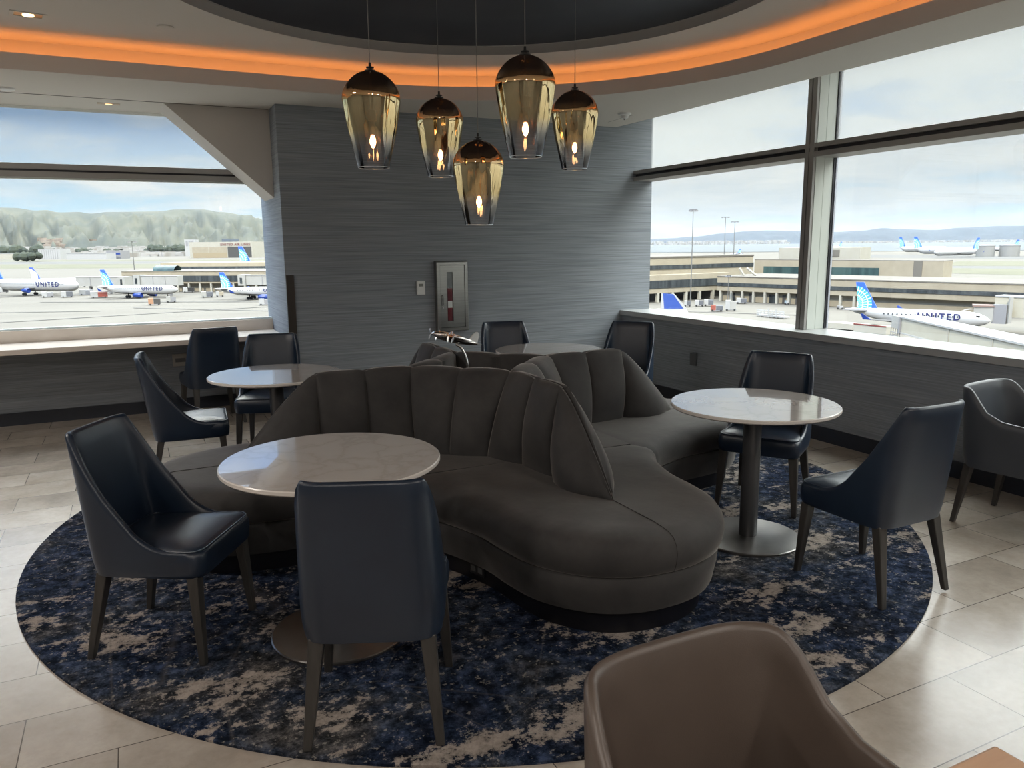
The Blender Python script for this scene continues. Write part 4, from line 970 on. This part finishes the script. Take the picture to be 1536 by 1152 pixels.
# airliners ---------------------------------------------------------------
def airliner(tail, nose, label, fin=FIN, text=True, group='airliners with blue tails', detail=True, side=None, engc=PBLUE, stripe=True, reg=None):
    T_ = Vector(tail); N_ = Vector(nose); d = N_-T_; d.z = 0; Ln = d.length; u = d.normalized(); R = 2.0*max(.85, Ln/40)
    c = (T_+N_)/2; o = empty('airliner', (c.x, c.y, GG), atan2(u.y, u.x), label=label, category='airplane', group=group)
    H = 3.3*R/2.0+.3; h = Ln/2
    prof = [(h, 0, 0), (h-.25, .5, -.1), (h-1.0, 1.05, -.05), (h-2.3, 1.6, 0), (h-4, 1.92, 0), (h-6, 2., 0), (-h+13, 2., 0), (-h+9, 1.75, .2), (-h+5, 1.15, .7), (-h+1.8, .5, 1.2), (-h, .15, 1.4)]
    b = MB(); rg = []
    for x, r, dz in prof[::-1]:
        r = r*R/2; rg.append([Vector((x, r*cos(2*pi*j/20), H+dz*R/2+r*1.05*sin(2*pi*j/20))) for j in range(20)])
    b.rings(rg); fu = b.build('fuselage', PWHITE, o, smooth=60)
    # fin is an object with its own origin so that its pattern sits on it
    fo = Vector((-h+5.2, 0, H+1.6*R/2)); k = R/2
    s = .36*k*4/1.44
    fp = [(2.6, 0), (-.2, 5.0), (-1.5, 7.4), (-3.6, 7.4), (-3.1, 4.5), (-2.9, 0)]
    fb = MB(); fb.add([(x, y, z-.0) for y in (-.22, .22) for x, z in fp], [tuple(range(6)), tuple(range(6, 12))[::-1]]+[(i, (i+1) % 6, 6+(i+1) % 6, 6+i) for i in range(6)])
    # pattern scale: 1 unit = 3.2 m
    fm = MB(); fm.v = [(x/3.2, y/3.2, z/3.2) for x, y, z in fb.v]; fm.f = fb.f
    f_ = fm.build('tail_fin', fin, o); f_.location = fo; f_.scale = (3.2*k,)*3
    for s in (1, -1):
        b = MB(); b.add([(-h+5.6, .6*s, H+.9), (-h+2.6, .6*s, H+.9), (-h+1., 6*s*k, H+1.3), (-h+2.6, 6*s*k, H+1.3), (-h+5.6, .6*s, H+1.2), (-h+2.6, .6*s, H+1.2), (-h+1., 6*s*k, H+1.45), (-h+2.6, 6*s*k, H+1.45)],
                        [(0, 1, 2, 3), (4, 5, 6, 7), (0, 1, 5, 4), (1, 2, 6, 5), (2, 3, 7, 6), (3, 0, 4, 7)]); b.build('tailplane', PGREY, o)
        b = MB(); sw = 16*k
        b.add([(3.5, 1.6*s, H-1.3), (-3.6, 1.6*s, H-1.3), (-6.8, sw*s, H+.1), (-5.2, sw*s, H+.1), (3.5, 1.6*s, H-.7), (-3.6, 1.6*s, H-.9), (-6.8, sw*s, H+.3), (-5.2, sw*s, H+.3)],
              [(0, 1, 2, 3), (4, 5, 6, 7), (0, 1, 5, 4), (1, 2, 6, 5), (2, 3, 7, 6), (3, 0, 4, 7)]); wg = b.build('wing', PGREY, o)
        b = MB(); b.add([(-5.2, sw*s, H+.1), (-6.9, sw*s, H+.1), (-7.4, (sw+.3)*s, H+1.4), (-6.9, (sw+.3)*s, H+1.4), (-5.2, (sw-.12)*s, H+.2), (-6.9, (sw-.12)*s, H+.2), (-7.4, (sw+.2)*s, H+1.4), (-6.9, (sw+.2)*s, H+1.4)],
                        [(0, 1, 2, 3), (4, 5, 6, 7), (0, 1, 5, 4), (1, 2, 6, 5), (2, 3, 7, 6), (3, 0, 4, 7)]); b.build('winglet', PBLUE, wg)
        if detail:
            b = MB(); b.lathe([(.55, -1.9), (.95, -.8), (1.12, .8), (1.10, 1.8), (.95, 2.0), (.85, 1.6), (.2, 1.5)], 18, mat=Matrix.Translation((3.0, 5.2*s*k, H-2.05)) @ Matrix.Rotation(pi/2, 4, 'Y')); b.build('engine', engc, o, smooth=50)
            b = MB()
            for dx in (-.6, .6): b.lathe([(0, -.25), (.58, -.25), (.58, .25), (0, .25)], 14, mat=Matrix.Translation((-2.6+dx, 2.9*s, .58)) @ Matrix.Rotation(pi/2, 4, 'X'))
            b.box(-2.8, -2.4, 2.7*s-.1, 2.7*s+.1, .6, H-.8); b.build('main_gear', TYRE, o)
    if detail:
        b = MB(); b.lathe([(0, -.25), (.42, -.25), (.42, .25), (0, .25)], 12, mat=Matrix.Translation((h-5, 0, .42)) @ Matrix.Rotation(pi/2, 4, 'X')); b.box(h-5.1, h-4.9, -.08, .08, .4, H-1.2); b.build('nose_gear', TYRE, o)
        b = MB()
        for i in range(int((Ln-14)/.95)):
            for s in (1, -1):
                x = h-6-i*.95; b.box(x-.13, x+.13, 2.0*k*s-.03, 2.0*k*s+.03, H+.42, H+.75)
        wi = b.build('cabin_windows', pmo('cabin_glass', (.10, .11, .13), .4), o); wi['kind'] = 'stuff'
        b = MB(); b.box(h-2.6, h-1.9, -1.15, 1.15, H+.62, H+1.02); b.build('cockpit_glass', TYRE, o)
    if text:
        # the side that faces the viewer
        lf = Vector((-u.y, u.x, 0)); s = 1 if lf.dot(-c) > 0 else -1
        X = Vector((-1 if s > 0 else 1, 0, 0)); N2 = Vector((0, s, 0)); Mx = Matrix((X, Vector((0, 0, 1)), N2)).transposed().to_4x4(); Mx.translation = Vector((h-11.5*k, s*(2.03*k), H+.45))
        textmesh('UNITED', 2.3*k, 'lettering', LOGO, o, Mx, sp=1.35, off=.05)
    return o
Z1 = GG+4.6; Z2 = GG+3.6
airliner(at(147, 430, z=Z1), at(267, 433.5, z=Z2), 'white airliner with blue globe tail in the middle of the left window')
airliner(at(-14, 427, z=Z1), at(118, 431.5, z=Z2), 'white airliner with blue tail cut by the left photo edge')
airliner(at(322, 432, z=Z1), at(450, 434, z=Z2), 'white airliner whose nose is hidden behind the grey wall return')
airliner(at(40, 419, z=Z1), at(140, 420.5, z=Z2), 'airliner with an old white globe tail parked behind the others', fin=FINOLD, text=False)
airliner(at(1268, 461, z=Z1), at(1486, 477.5, z=Z2), 'nearest white airliner with blue globe tail beyond the right window', group='airliners with blue tails')
for (ta, no, lb, tx) in [((1350, 376.0), (1420, 377), 'distant white airliner parked leftmost on the far apron', False), ((1372, 378.2), (1470, 379.2), 'distant long white airliner with lettering on the far apron', True),
                         ((1466, 379.2), (1402, 381.4), 'distant white airliner facing left with its tail beside the tanks', False), ((1527, 374.6), (1470, 375.2), 'distant airliner tail rising between the storage tanks', False),
                         ((361, 400), (478, 401), 'distant airliner with only its blue tail showing before the hangar', False), ((1113, 379.0), (1095, 379.8), 'tiny distant airliner at the shore beyond the pier roof', False),
                         ((1262, 371.4), (1240, 371.8), 'tiny dark-tailed airliner at the shore beyond the rooftop box', False)]:
    airliner(at(*ta, z=GG+5.2), at(*no, z=GG+4.4), lb, text=tx, detail=False, group='distant airliners')
# winglet of a closer airliner parked under the window
o = empty('airliner_wing', (0, 0, 0), label='bright blue winglet of a closer airliner rising over the right sill', category='airplane wing')
D0 = 120.
Wp = [at(x, y, d=D0) for x, y in ((993, 463), (993.5, 440), (1010.5, 441.5), (1026, 463))]
dirn = brg(1010)
def slab(P, dv, nm, mat, par):
    b = MB(); n_ = len(P); b.add([*P, *[q+dv for q in P]], [tuple(range(n_)), tuple(range(n_, 2*n_))[::-1]]+[(i, (i+1) % n_, n_+(i+1) % n_, n_+i) for i in range(n_)]); return b.build(nm, mat, par)
slab(Wp, dirn*.3, 'winglet', pmo('bright_blue_paint', (.05, .14, .62), .35), o)
e1 = [at(x, y, d=D0-.02) for x, y in ((991.5, 463), (992, 439.5), (994.5, 440.5), (996, 463))]; slab(e1, dirn*.35, 'leading_edge', PWHITE, o)
e1 = [at(x, y, d=D0-.02) for x, y in ((1009.5, 440.8), (1012, 441.5), (1031, 464), (1026, 464))]; slab(e1, dirn*.35, 'trailing_edge', PWHITE, o)
P0 = at(1010, 463, d=D0); b = MB(); dd = Vector((brg(1010).y, -brg(1010).x, 0))
b.add([P0-dd*2.4, P0+dd*2.0, P0+dd*2.5-dirn*16-Vector((0, 0, 1.2)), P0-dd*5-dirn*16-Vector((0, 0, 1.2)), P0-dd*2.4-Vector((0, 0, .3)), P0+dd*2.0-Vector((0, 0, .3)), P0+dd*2.5-dirn*16-Vector((0, 0, 1.9)), P0-dd*5-dirn*16-Vector((0, 0, 1.9))],
      [(0, 1, 2, 3), (7, 6, 5, 4), (0, 4, 5, 1), (1, 5, 6, 2), (2, 6, 7, 3), (3, 7, 4, 0)]); b.build('wing_panel', PGREY, o)

# jet bridges ---------------------------------------------------------------
def bridge(px0, d0, px1, d1, z0, z1, label, dep=3.4, cab='L', legs=(.25, .7), wnd=()):
    o = empty('jet_bridge', (0, 0, 0), label=label, category='jet bridge', group='white jet bridges')
    A = gpt(px0, d0); B = gpt(px1, d1); f = front(A, B); u = (B-A).normalized()
    hbox('tunnel', JBW, A, B, dep, GG+z0, GG+z1, o)
    hbox('roof_rib', PWHITE, A, B, dep+.4, GG+z1, GG+z1+.25, o, -.2)
    for t_ in (.33, .66): hbox('joint', PGREY, lerpv(A, B, t_), lerpv(A, B, t_)+u*.25, .3, GG+z0, GG+z1, o, -.12)
    for t_ in legs:
        q_ = lerpv(A, B, t_); hbox('support', PGREY, q_, q_+u*.8, 1.2, GG, GG+z0, o, 1.)
    E_ = B if cab == 'R' else A; s = 1 if cab == 'R' else -1
    c0 = E_; c1 = E_+u*s*3.6
    cb_ = hbox('cab', JBW, c0 if s > 0 else c1, c1 if s > 0 else c0, dep+1.2, GG+z0-.3, GG+z1+.4, o, -.6)
    q0 = lerpv(c0, c1, .3) if s > 0 else lerpv(c1, c0, .3); hbox('cab_window', WINM, q0, q0+u*1.1, .2, GG+z0+.6, GG+z1-.9, cb_, -.75)
    return o
bridge(108, 362, 174, 352, 3.4, 7.6, 'white jet bridge between the two leftmost airliners', cab='R')
bridge(206, 338, 262, 332, 4.6, 8.6, 'white jet bridge behind the middle airliner of the left window', cab='L')
bridge(365, 336, 440, 330, 4.4, 8.4, 'white jet bridge at the right end of the left view', cab='L')
# near right bridge: long cream box below the airliner
o = empty('jet_bridge', (0, 0, 0), label='long near cream jet bridge in front of the nearest airliner', category='jet bridge', group='white jet bridges')
A = gph(1361, 118); B = gph(1640, 84); u = (B-A).normalized(); f = front(A, B)
def zat(px, y, d): return at(px, y, d=d).z
za, zb_ = zat(1361, 499, 118), zat(1361, 477, 118)
CREAM3 = noo('cream_bridge_panel', [(.3, (.86, .80, .63)), (.7, (.92, .87, .70))], .3, 4, .6)
hbox('tunnel', CREAM3, A, B, 3.2, za, zb_, o); hbox('roof_rib', PWHITE, A, B, 3.6, zb_, zb_+.22, o, -.2)
hbox('bottom_rail', PWHITE, A, B, .3, za-.12, za+.05, o, -.1)
for t_ in (.36, .62, .85): hbox('joint', CREAM2, lerpv(A, B, t_), lerpv(A, B, t_)+u*.18, .3, za, zb_, o, -.1)
cA = A-u*3.0; hbox('end_cab', JBW, cA, A, 3.6, za+.4, zb_+.1, o, -.1); hbox('end_joint', PGREY, A-u*.3, A+u*.15, 3.6, za-.1, zb_+.2, o, -.25)
st = MB()
for i in range(5):
    q_ = cA+u*(-.2+.75*i)-Vector((0, 0, 0)); st.tube([(q_.x, q_.y, za-3.2), (q_.x, q_.y, za+.5)], .06, 6)
for k_ in (0, .5, 1.0): a_ = cA-u*.4; b2 = cA+u*2.9; st.tube([(a_.x, a_.y, za-.2-k_), (b2.x, b2.y, za-.2-k_)], .05, 6)
st.build('stair_frame', PGREY, o)
hbox('support', PGREY, lerpv(A, B, .5), lerpv(A, B, .5)+u*1.5, 1.5, GG, za, o, 1.)
# far right bridge head
o = empty('jet_bridge', (0, 0, 0), label='tall cream jet bridge head with grey bellows at the far right', category='jet bridge', group='white jet bridges')
A = gpt(1501, 172); B = gpt(1620, 160); hbox('tunnel', CREAM3, A, B, 4, GG+3.4, GG+7.8, o); hbox('roof_rib', PWHITE, A, B, 4.4, GG+7.8, GG+8.1, o, -.2)
hbox('front_post', JBW, gpt(1524, 168), gpt(1529, 168), .5, GG+2.2, GG+8.0, o); hbox('bellows', PGREY, gpt(1500, 171), gpt(1522, 169), 3, GG+2.0, GG+6.2, o, -1)
hbox('cab', JBW, gpt(1470, 172), gpt(1500, 170), 4, GG+2.4, GG+5.6, o); hbox('cab_roof', pmo('red_brown_roof', (.42, .28, .24), .7), gpt(1468, 172), gpt(1501, 170), 4.5, GG+5.6, GG+5.95, o, -.2)
cn = MB()
R_ = []
c_ = gpt(1468, 172); u_ = (gpt(1500, 170)-gpt(1468, 172)).normalized()
for i in range(7):
    a = pi/2*i/6; R_.append([c_+u_*(.2-3.4*sin(a))+Vector((0, 0, 5.0-2.2*(1-cos(a)))), c_+u_*(.2-3.4*sin(a))-f*0+Vector((0, 0, 5.0-2.2*(1-cos(a))))+brg(1468)*3.5])
cn.rings(R_, False, False); cn.build('canopy_hood', pmo('hood_grey', (.40, .38, .36), .8), o)

# ramp vehicles, carts --------------------------------------------------------
def cart(px, y, w_, h_, mat_a, mat_b, label, name='baggage_cart', cat='baggage cart', rot=0., group='ramp carts and vehicles'):
    p_ = at(px, y, z=GG); d = hypot(p_.x, p_.y); k = d/1150; W_ = w_*k; H_ = h_*k
    o = empty(name, p_, atan2(-brg(px).x, brg(px).y)+rot, label=label, category=cat, group=group)
    MB().box(-W_/2, -W_*.08, -W_*.28, W_*.28, .35, H_).build('body', mat_a, o); MB().box(-W_*.06, W_/2, -W_*.28, W_*.28, .45, H_*.92).build('cargo_box', mat_b, o)
    MB().box(-W_*.5, W_*.5, -W_*.3, W_*.3, .28, .42).build('deck', PGREY, o)
    w0 = MB(); w1 = MB()
    for s in (-1, 1):
        MB().lathe([(0, -.1), (.3, -.1), (.3, .1), (0, .1)], 10, mat=Matrix.Translation((s*W_*.35, -W_*.3, .3)) @ Matrix.Rotation(pi/2, 4, 'X')).build('wheel', TYRE, o)
    return o
OR2 = pmo('salmon_box', (.78, .42, .24), .6)
for a in [(232, 457.5, 15, 9.5, OR2, SHADOWM, 'orange and black container cart on the open tarmac'), (257, 453.5, 12, 8, JBW, PGREY, 'white and grey cart right of the orange cart'),
          (311, 446, 15, 8, JBW, DECKM, 'white and grey baggage cart behind the rightmost airliner tail'), (330, 445, 10, 7, PWHITE, CREAM, 'small white cart beside the rightmost airliner tail'),
          (398, 457.5, 17, 9, PWHITE, PGREY, 'grey box trailer at the right edge of the left view'), (72, 446, 13, 7, PWHITE, PGREY, 'baggage cart under the leftmost airliner engine'),
          (101, 446, 13, 8, PWHITE, DECKM, 'white and dark baggage cart under the leftmost airliner nose'), (5, 439, 11, 6, PWHITE, TYRE, 'white service cart at the far left edge'),
          (149, 446.5, 20, 8, PWHITE, pmo('red_trim', (.55, .12, .08), .5), 'white and red service truck at the tail of the middle airliner'), (130, 442.5, 16, 7, PWHITE, PGREY, 'white tug left of the middle airliner tail'),
          (283, 438.5, 14, 7, PWHITE, TYRE, 'white catering truck before the left concourse'), (1031, 460, 9, 9, PWHITE, DECKM, 'dark-sided container cart right of the blue winglet'),
          (1049, 459.5, 12, 9, PWHITE, DECKM, 'second container cart in the row right of the winglet'), (1063, 459, 13, 9.5, PWHITE, DECKM, 'third container cart in the row right of the winglet'),
          (1075, 467, 17, 9, pmo('red_trim2', (.60, .15, .10), .5), DECKM, 'red and grey baggage tug at the centre of the right tarmac'), (1096, 466, 15, 15, PWHITE, JBW, 'tall white lift truck in front of the pier'),
          (1112, 455.5, 14, 8, PWHITE, DECKM, 'white and grey cart right of the lift truck'), (1256, 455.5, 9, 5, ORNG, ORNG, 'left orange tug under the concourse'),
          (1274, 456, 11, 5.2, ORNG, ORNG, 'right orange tug under the concourse behind the blue tail'), (1260, 464, 8, 5, PGREY, PWHITE, 'small grey tractor beside the nearest airliner tail'),
          (1180, 457, 6, 6, pmo('pale_blue_box', (.45, .58, .68), .6), PWHITE, 'small pale blue bin against the concourse wall')]:
    cart(*a)
# white stair frames and belt loaders on the near tarmac
def railset(px0, y0, px1, y1, hpx, label, name, cat, nposts=7):
    A = at(px0, y0, z=GG); B = at(px1, y1, z=GG); d = A.length; k = d/1150*hpx; o = empty(name, (0, 0, 0), label=label, category=cat)
    b = MB(); dv_ = Vector((brg(px0).x, brg(px0).y, 0))*2.2
    for off in (Vector((0, 0, 0)), dv_):
        for i in range(nposts+1):
            q_ = lerpv(A, B, i/nposts)+off; hh = k*(1.35 if i in (3, 5) else 1); b.tube([q_, q_+Vector((0, 0, hh))], .11 if i in (3, 5) else .06, 6)
        for zz in (.35, .65, 1.): b.tube([A+off+Vector((0, 0, k*zz)), B+off+Vector((0, 0, k*zz))], .06, 6)
    b.build('railing', PWHITE, o); hbox('deck', PWHITE, A, B, 2.2, GG+.25, GG+.6, o)
    return o
railset(1135, 474.5, 1176, 478.5, 9, 'white railed maintenance platform on the tarmac by the window mullion', 'maintenance_platform', 'platform')
o = empty('belt_loader', (0, 0, 0), label='low cream belt loader beside the near jet bridge stairs', category='belt loader')
A = at(1240, 492, z=GG+.5); B = at(1330, 503, z=GG+.5)
hbox('bed', CREAM2, at(1236, 487.5, z=GG+1.), at(1279, 491, z=GG+1.), 4, GG+.4, GG+1.7, o); hbox('rear_bed', CREAM2, at(1280, 493, z=GG+1.), at(1329, 498, z=GG+1.), 4, GG+.4, GG+2.0, o)
hbox('rail', REDL, at(1280, 493, z=GG+1.), at(1329, 498, z=GG+1.), .2, GG+2.0, GG+2.25, o, -.1)
# light masts
for (px, yt, d, lb) in [(1040, 314.5, 273, 'tallest floodlight mast left of the window mullion'), (1088.5, 325.5, 560, 'middle floodlight mast on the bay side'), (1102.5, 332.5, 660, 'shorter floodlight mast right of the middle one'),
                        (197.5, 362, 420, 'thin mast in front of the left town'), (1093, 413, 262, 'short lamp mast at the corner of the low concourse')]:
    d = d/brg(px).dot(FH); top = at(px, yt, d=d); o = empty('floodlight_mast', (top.x, top.y, GG), label=lb, category='light mast', group='floodlight masts')
    Hh = top.z-GG; r = d/1150*(.9 if d < 300 else .75)
    if Hh < 12: r *= .6
    MB().lathe([(r, 0), (r*.5, Hh)], 10).build('pole', POLEM, o, smooth=60)
    b = MB(); wd = d/1150*(5.5 if Hh > 15 else 3)
    for j in range(3): b.box(-wd, wd, -.15, .15, Hh-.2, Hh+.1, Matrix.Rotation(j*pi/3, 4, 'Z'))
    b.build('cross_arms', POLEM, o)
    b = MB()
    for j in range(6): a = j*pi/3; b.box(-.4, .4, -.3, .3, Hh-.6, Hh-.1, Matrix.Translation((wd*.9*cos(a), wd*.9*sin(a), 0)))
    b.build('floodlights', PGREY, o)
# things on the near right airside roof line
o = empty('roof_ramp', (0, 0, 0), label='pale pipe ramps on the roof between pier and terminal block', category='roof ramp')
for (xa, ya, xb, yb) in ((1109, 402, 1116, 413), (1120, 402, 1134, 413)):
    a_ = at(xa, ya, d=285); b2 = at(xb, yb, d=285); b = MB(); b.tube([a_, b2], .5, 6); b.build('ramp', CREAM2, o)
# haze over the far airfield and the bay
hz = MB(); hz.box(-14000, 30000, 700, 32000, GG-5, GG+900)
hm = bpy.data.materials.new('sea_haze'); hm.use_nodes = True; nn_ = hm.node_tree; nn_.nodes.clear()
oo = nn_.nodes.new('ShaderNodeOutputMaterial'); vs = nn_.nodes.new('ShaderNodeVolumeScatter'); vs.inputs['Color'].default_value = (.62, .80, 1, 1); vs.inputs['Density'].default_value = .85e-5; vs.inputs['Anisotropy'].default_value = .2
nn_.links.new(vs.outputs[0], oo.inputs['Volume'])
ho = hz.build('sea_haze', hm); ho['kind'] = 'stuff'; ho['label'] = 'thin bluish haze over the distant bay and hills'; ho['category'] = 'haze'


# ------------------------------------------------------------------ light
W = bpy.data.worlds.new('sky'); SC.world = W; W.use_nodes = True; n = W.node_tree; n.nodes.clear(); L = n.links.new
o = n.nodes.new('ShaderNodeOutputWorld'); bg = n.nodes.new('ShaderNodeBackground'); L(bg.outputs[0], o.inputs[0])
tc = n.nodes.new('ShaderNodeTexCoord'); sp = n.nodes.new('ShaderNodeSeparateXYZ'); L(tc.outputs['Generated'], sp.inputs[0])
# cloud layer: project the direction onto a level sheet
mz = node(n, 'ShaderNodeMath', operation='ADD'); L(sp.outputs[2], mz.inputs[0]); mz.inputs[1].default_value = .10
mz2 = node(n, 'ShaderNodeMath', operation='MAXIMUM'); L(mz.outputs[0], mz2.inputs[0]); mz2.inputs[1].default_value = .05
dv = node(n, 'ShaderNodeVectorMath', operation='DIVIDE'); L(tc.outputs['Generated'], dv.inputs[0])
cb = n.nodes.new('ShaderNodeCombineXYZ')
for k in range(3): L(mz2.outputs[0], cb.inputs[k])
L(cb.outputs[0], dv.inputs[1])
cl = node(n, 'ShaderNodeTexNoise', i_Scale=.85, i_Detail=7, i_Roughness=.55, i_Distortion=.3); L(dv.outputs[0], cl.inputs['Vector'])
# more cover towards +X
cv = node(n, 'ShaderNodeMath', operation='MULTIPLY_ADD'); L(sp.outputs[0], cv.inputs[0]); cv.inputs[1].default_value = .26; L(cl.outputs['Fac'], cv.inputs[2])
cr_ = ramp(n, cv.outputs[0], [(.42, (0, 0, 0)), (.62, (1, 1, 1))])
el = ramp(n, sp.outputs[2], [(.0, (.74, .88, .94)), (.06, (.56, .78, .92)), (.13, (.33, .52, .82)), (.28, (.22, .38, .70)), (.6, (.40, .46, .56)), (1., (.42, .46, .54))])
wc = ramp(n, cl.outputs['Fac'], [(.35, (.74, .78, .80)), (.65, (.96, .95, .90))])
mx = n.nodes.new('ShaderNodeMixRGB'); L(cr_.outputs[0], mx.inputs[0]); L(el.outputs[0], mx.inputs[1]); L(wc.outputs[0], mx.inputs[2])
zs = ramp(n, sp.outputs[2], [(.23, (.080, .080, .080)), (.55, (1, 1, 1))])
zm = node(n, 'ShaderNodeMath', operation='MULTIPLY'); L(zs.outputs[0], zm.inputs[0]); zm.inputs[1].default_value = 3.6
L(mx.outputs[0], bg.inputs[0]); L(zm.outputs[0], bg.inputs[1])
SUN = bpy.data.lights.new('sun', 'SUN'); SUN.energy = 1.7; SUN.angle = radians(3); SUN.color = (1, .88, .70)
so = bpy.data.objects.new('sun', SUN); COL.objects.link(so); so.rotation_euler = Vector((-.62, -.50, .60)).to_track_quat('Z', 'Y').to_euler()
# fill lights added to the lounge ceiling, unseen (behind and beside the viewer) and the bulbs of the pendants
k = 0
for (x, y, e) in [(-3.2, 5.2, 60), (-3.2, 2.2, 60), (-3.2, -1., 60), (0., -2.5, 60), (3., -2.5, 60), (-1., -.8, 60), (2.4, -.6, 40), (-1.6, 4.2, 40)]:
    l = bpy.data.lights.new('fill_light', 'AREA'); l.shape = 'DISK'; l.size = .16; l.energy = e*.20; l.color = (1, .92, .84)
    lo = bpy.data.objects.new('fill_light_lamp', l); COL.objects.link(lo); lo.location = (x, y, ZT-.012)
    o = empty('recessed_downlight', (x, y, ZT), label='round fill light added in the upper ceiling out of view', category='ceiling light', group='added fill lights')
    MB().lathe([(.085, 0), (.105, 0), (.105, -.006), (.085, -.006)], 24, cap=False).build('trim_ring', PLASTER, o)
SC.view_settings.view_transform = 'Standard'; SC.view_settings.look = 'None'; SC.view_settings.gamma = 1; SC.view_settings.use_curve_mapping = False
SC.view_settings.exposure = 1.62
SC.cycles.max_bounces = 8; SC.cycles.diffuse_bounces = 4; SC.cycles.glossy_bounces = 4; SC.cycles.transparent_max_bounces = 12
SC.cycles.caustics_reflective = False; SC.cycles.caustics_refractive = False
SC.cycles.sample_clamp_indirect = 6
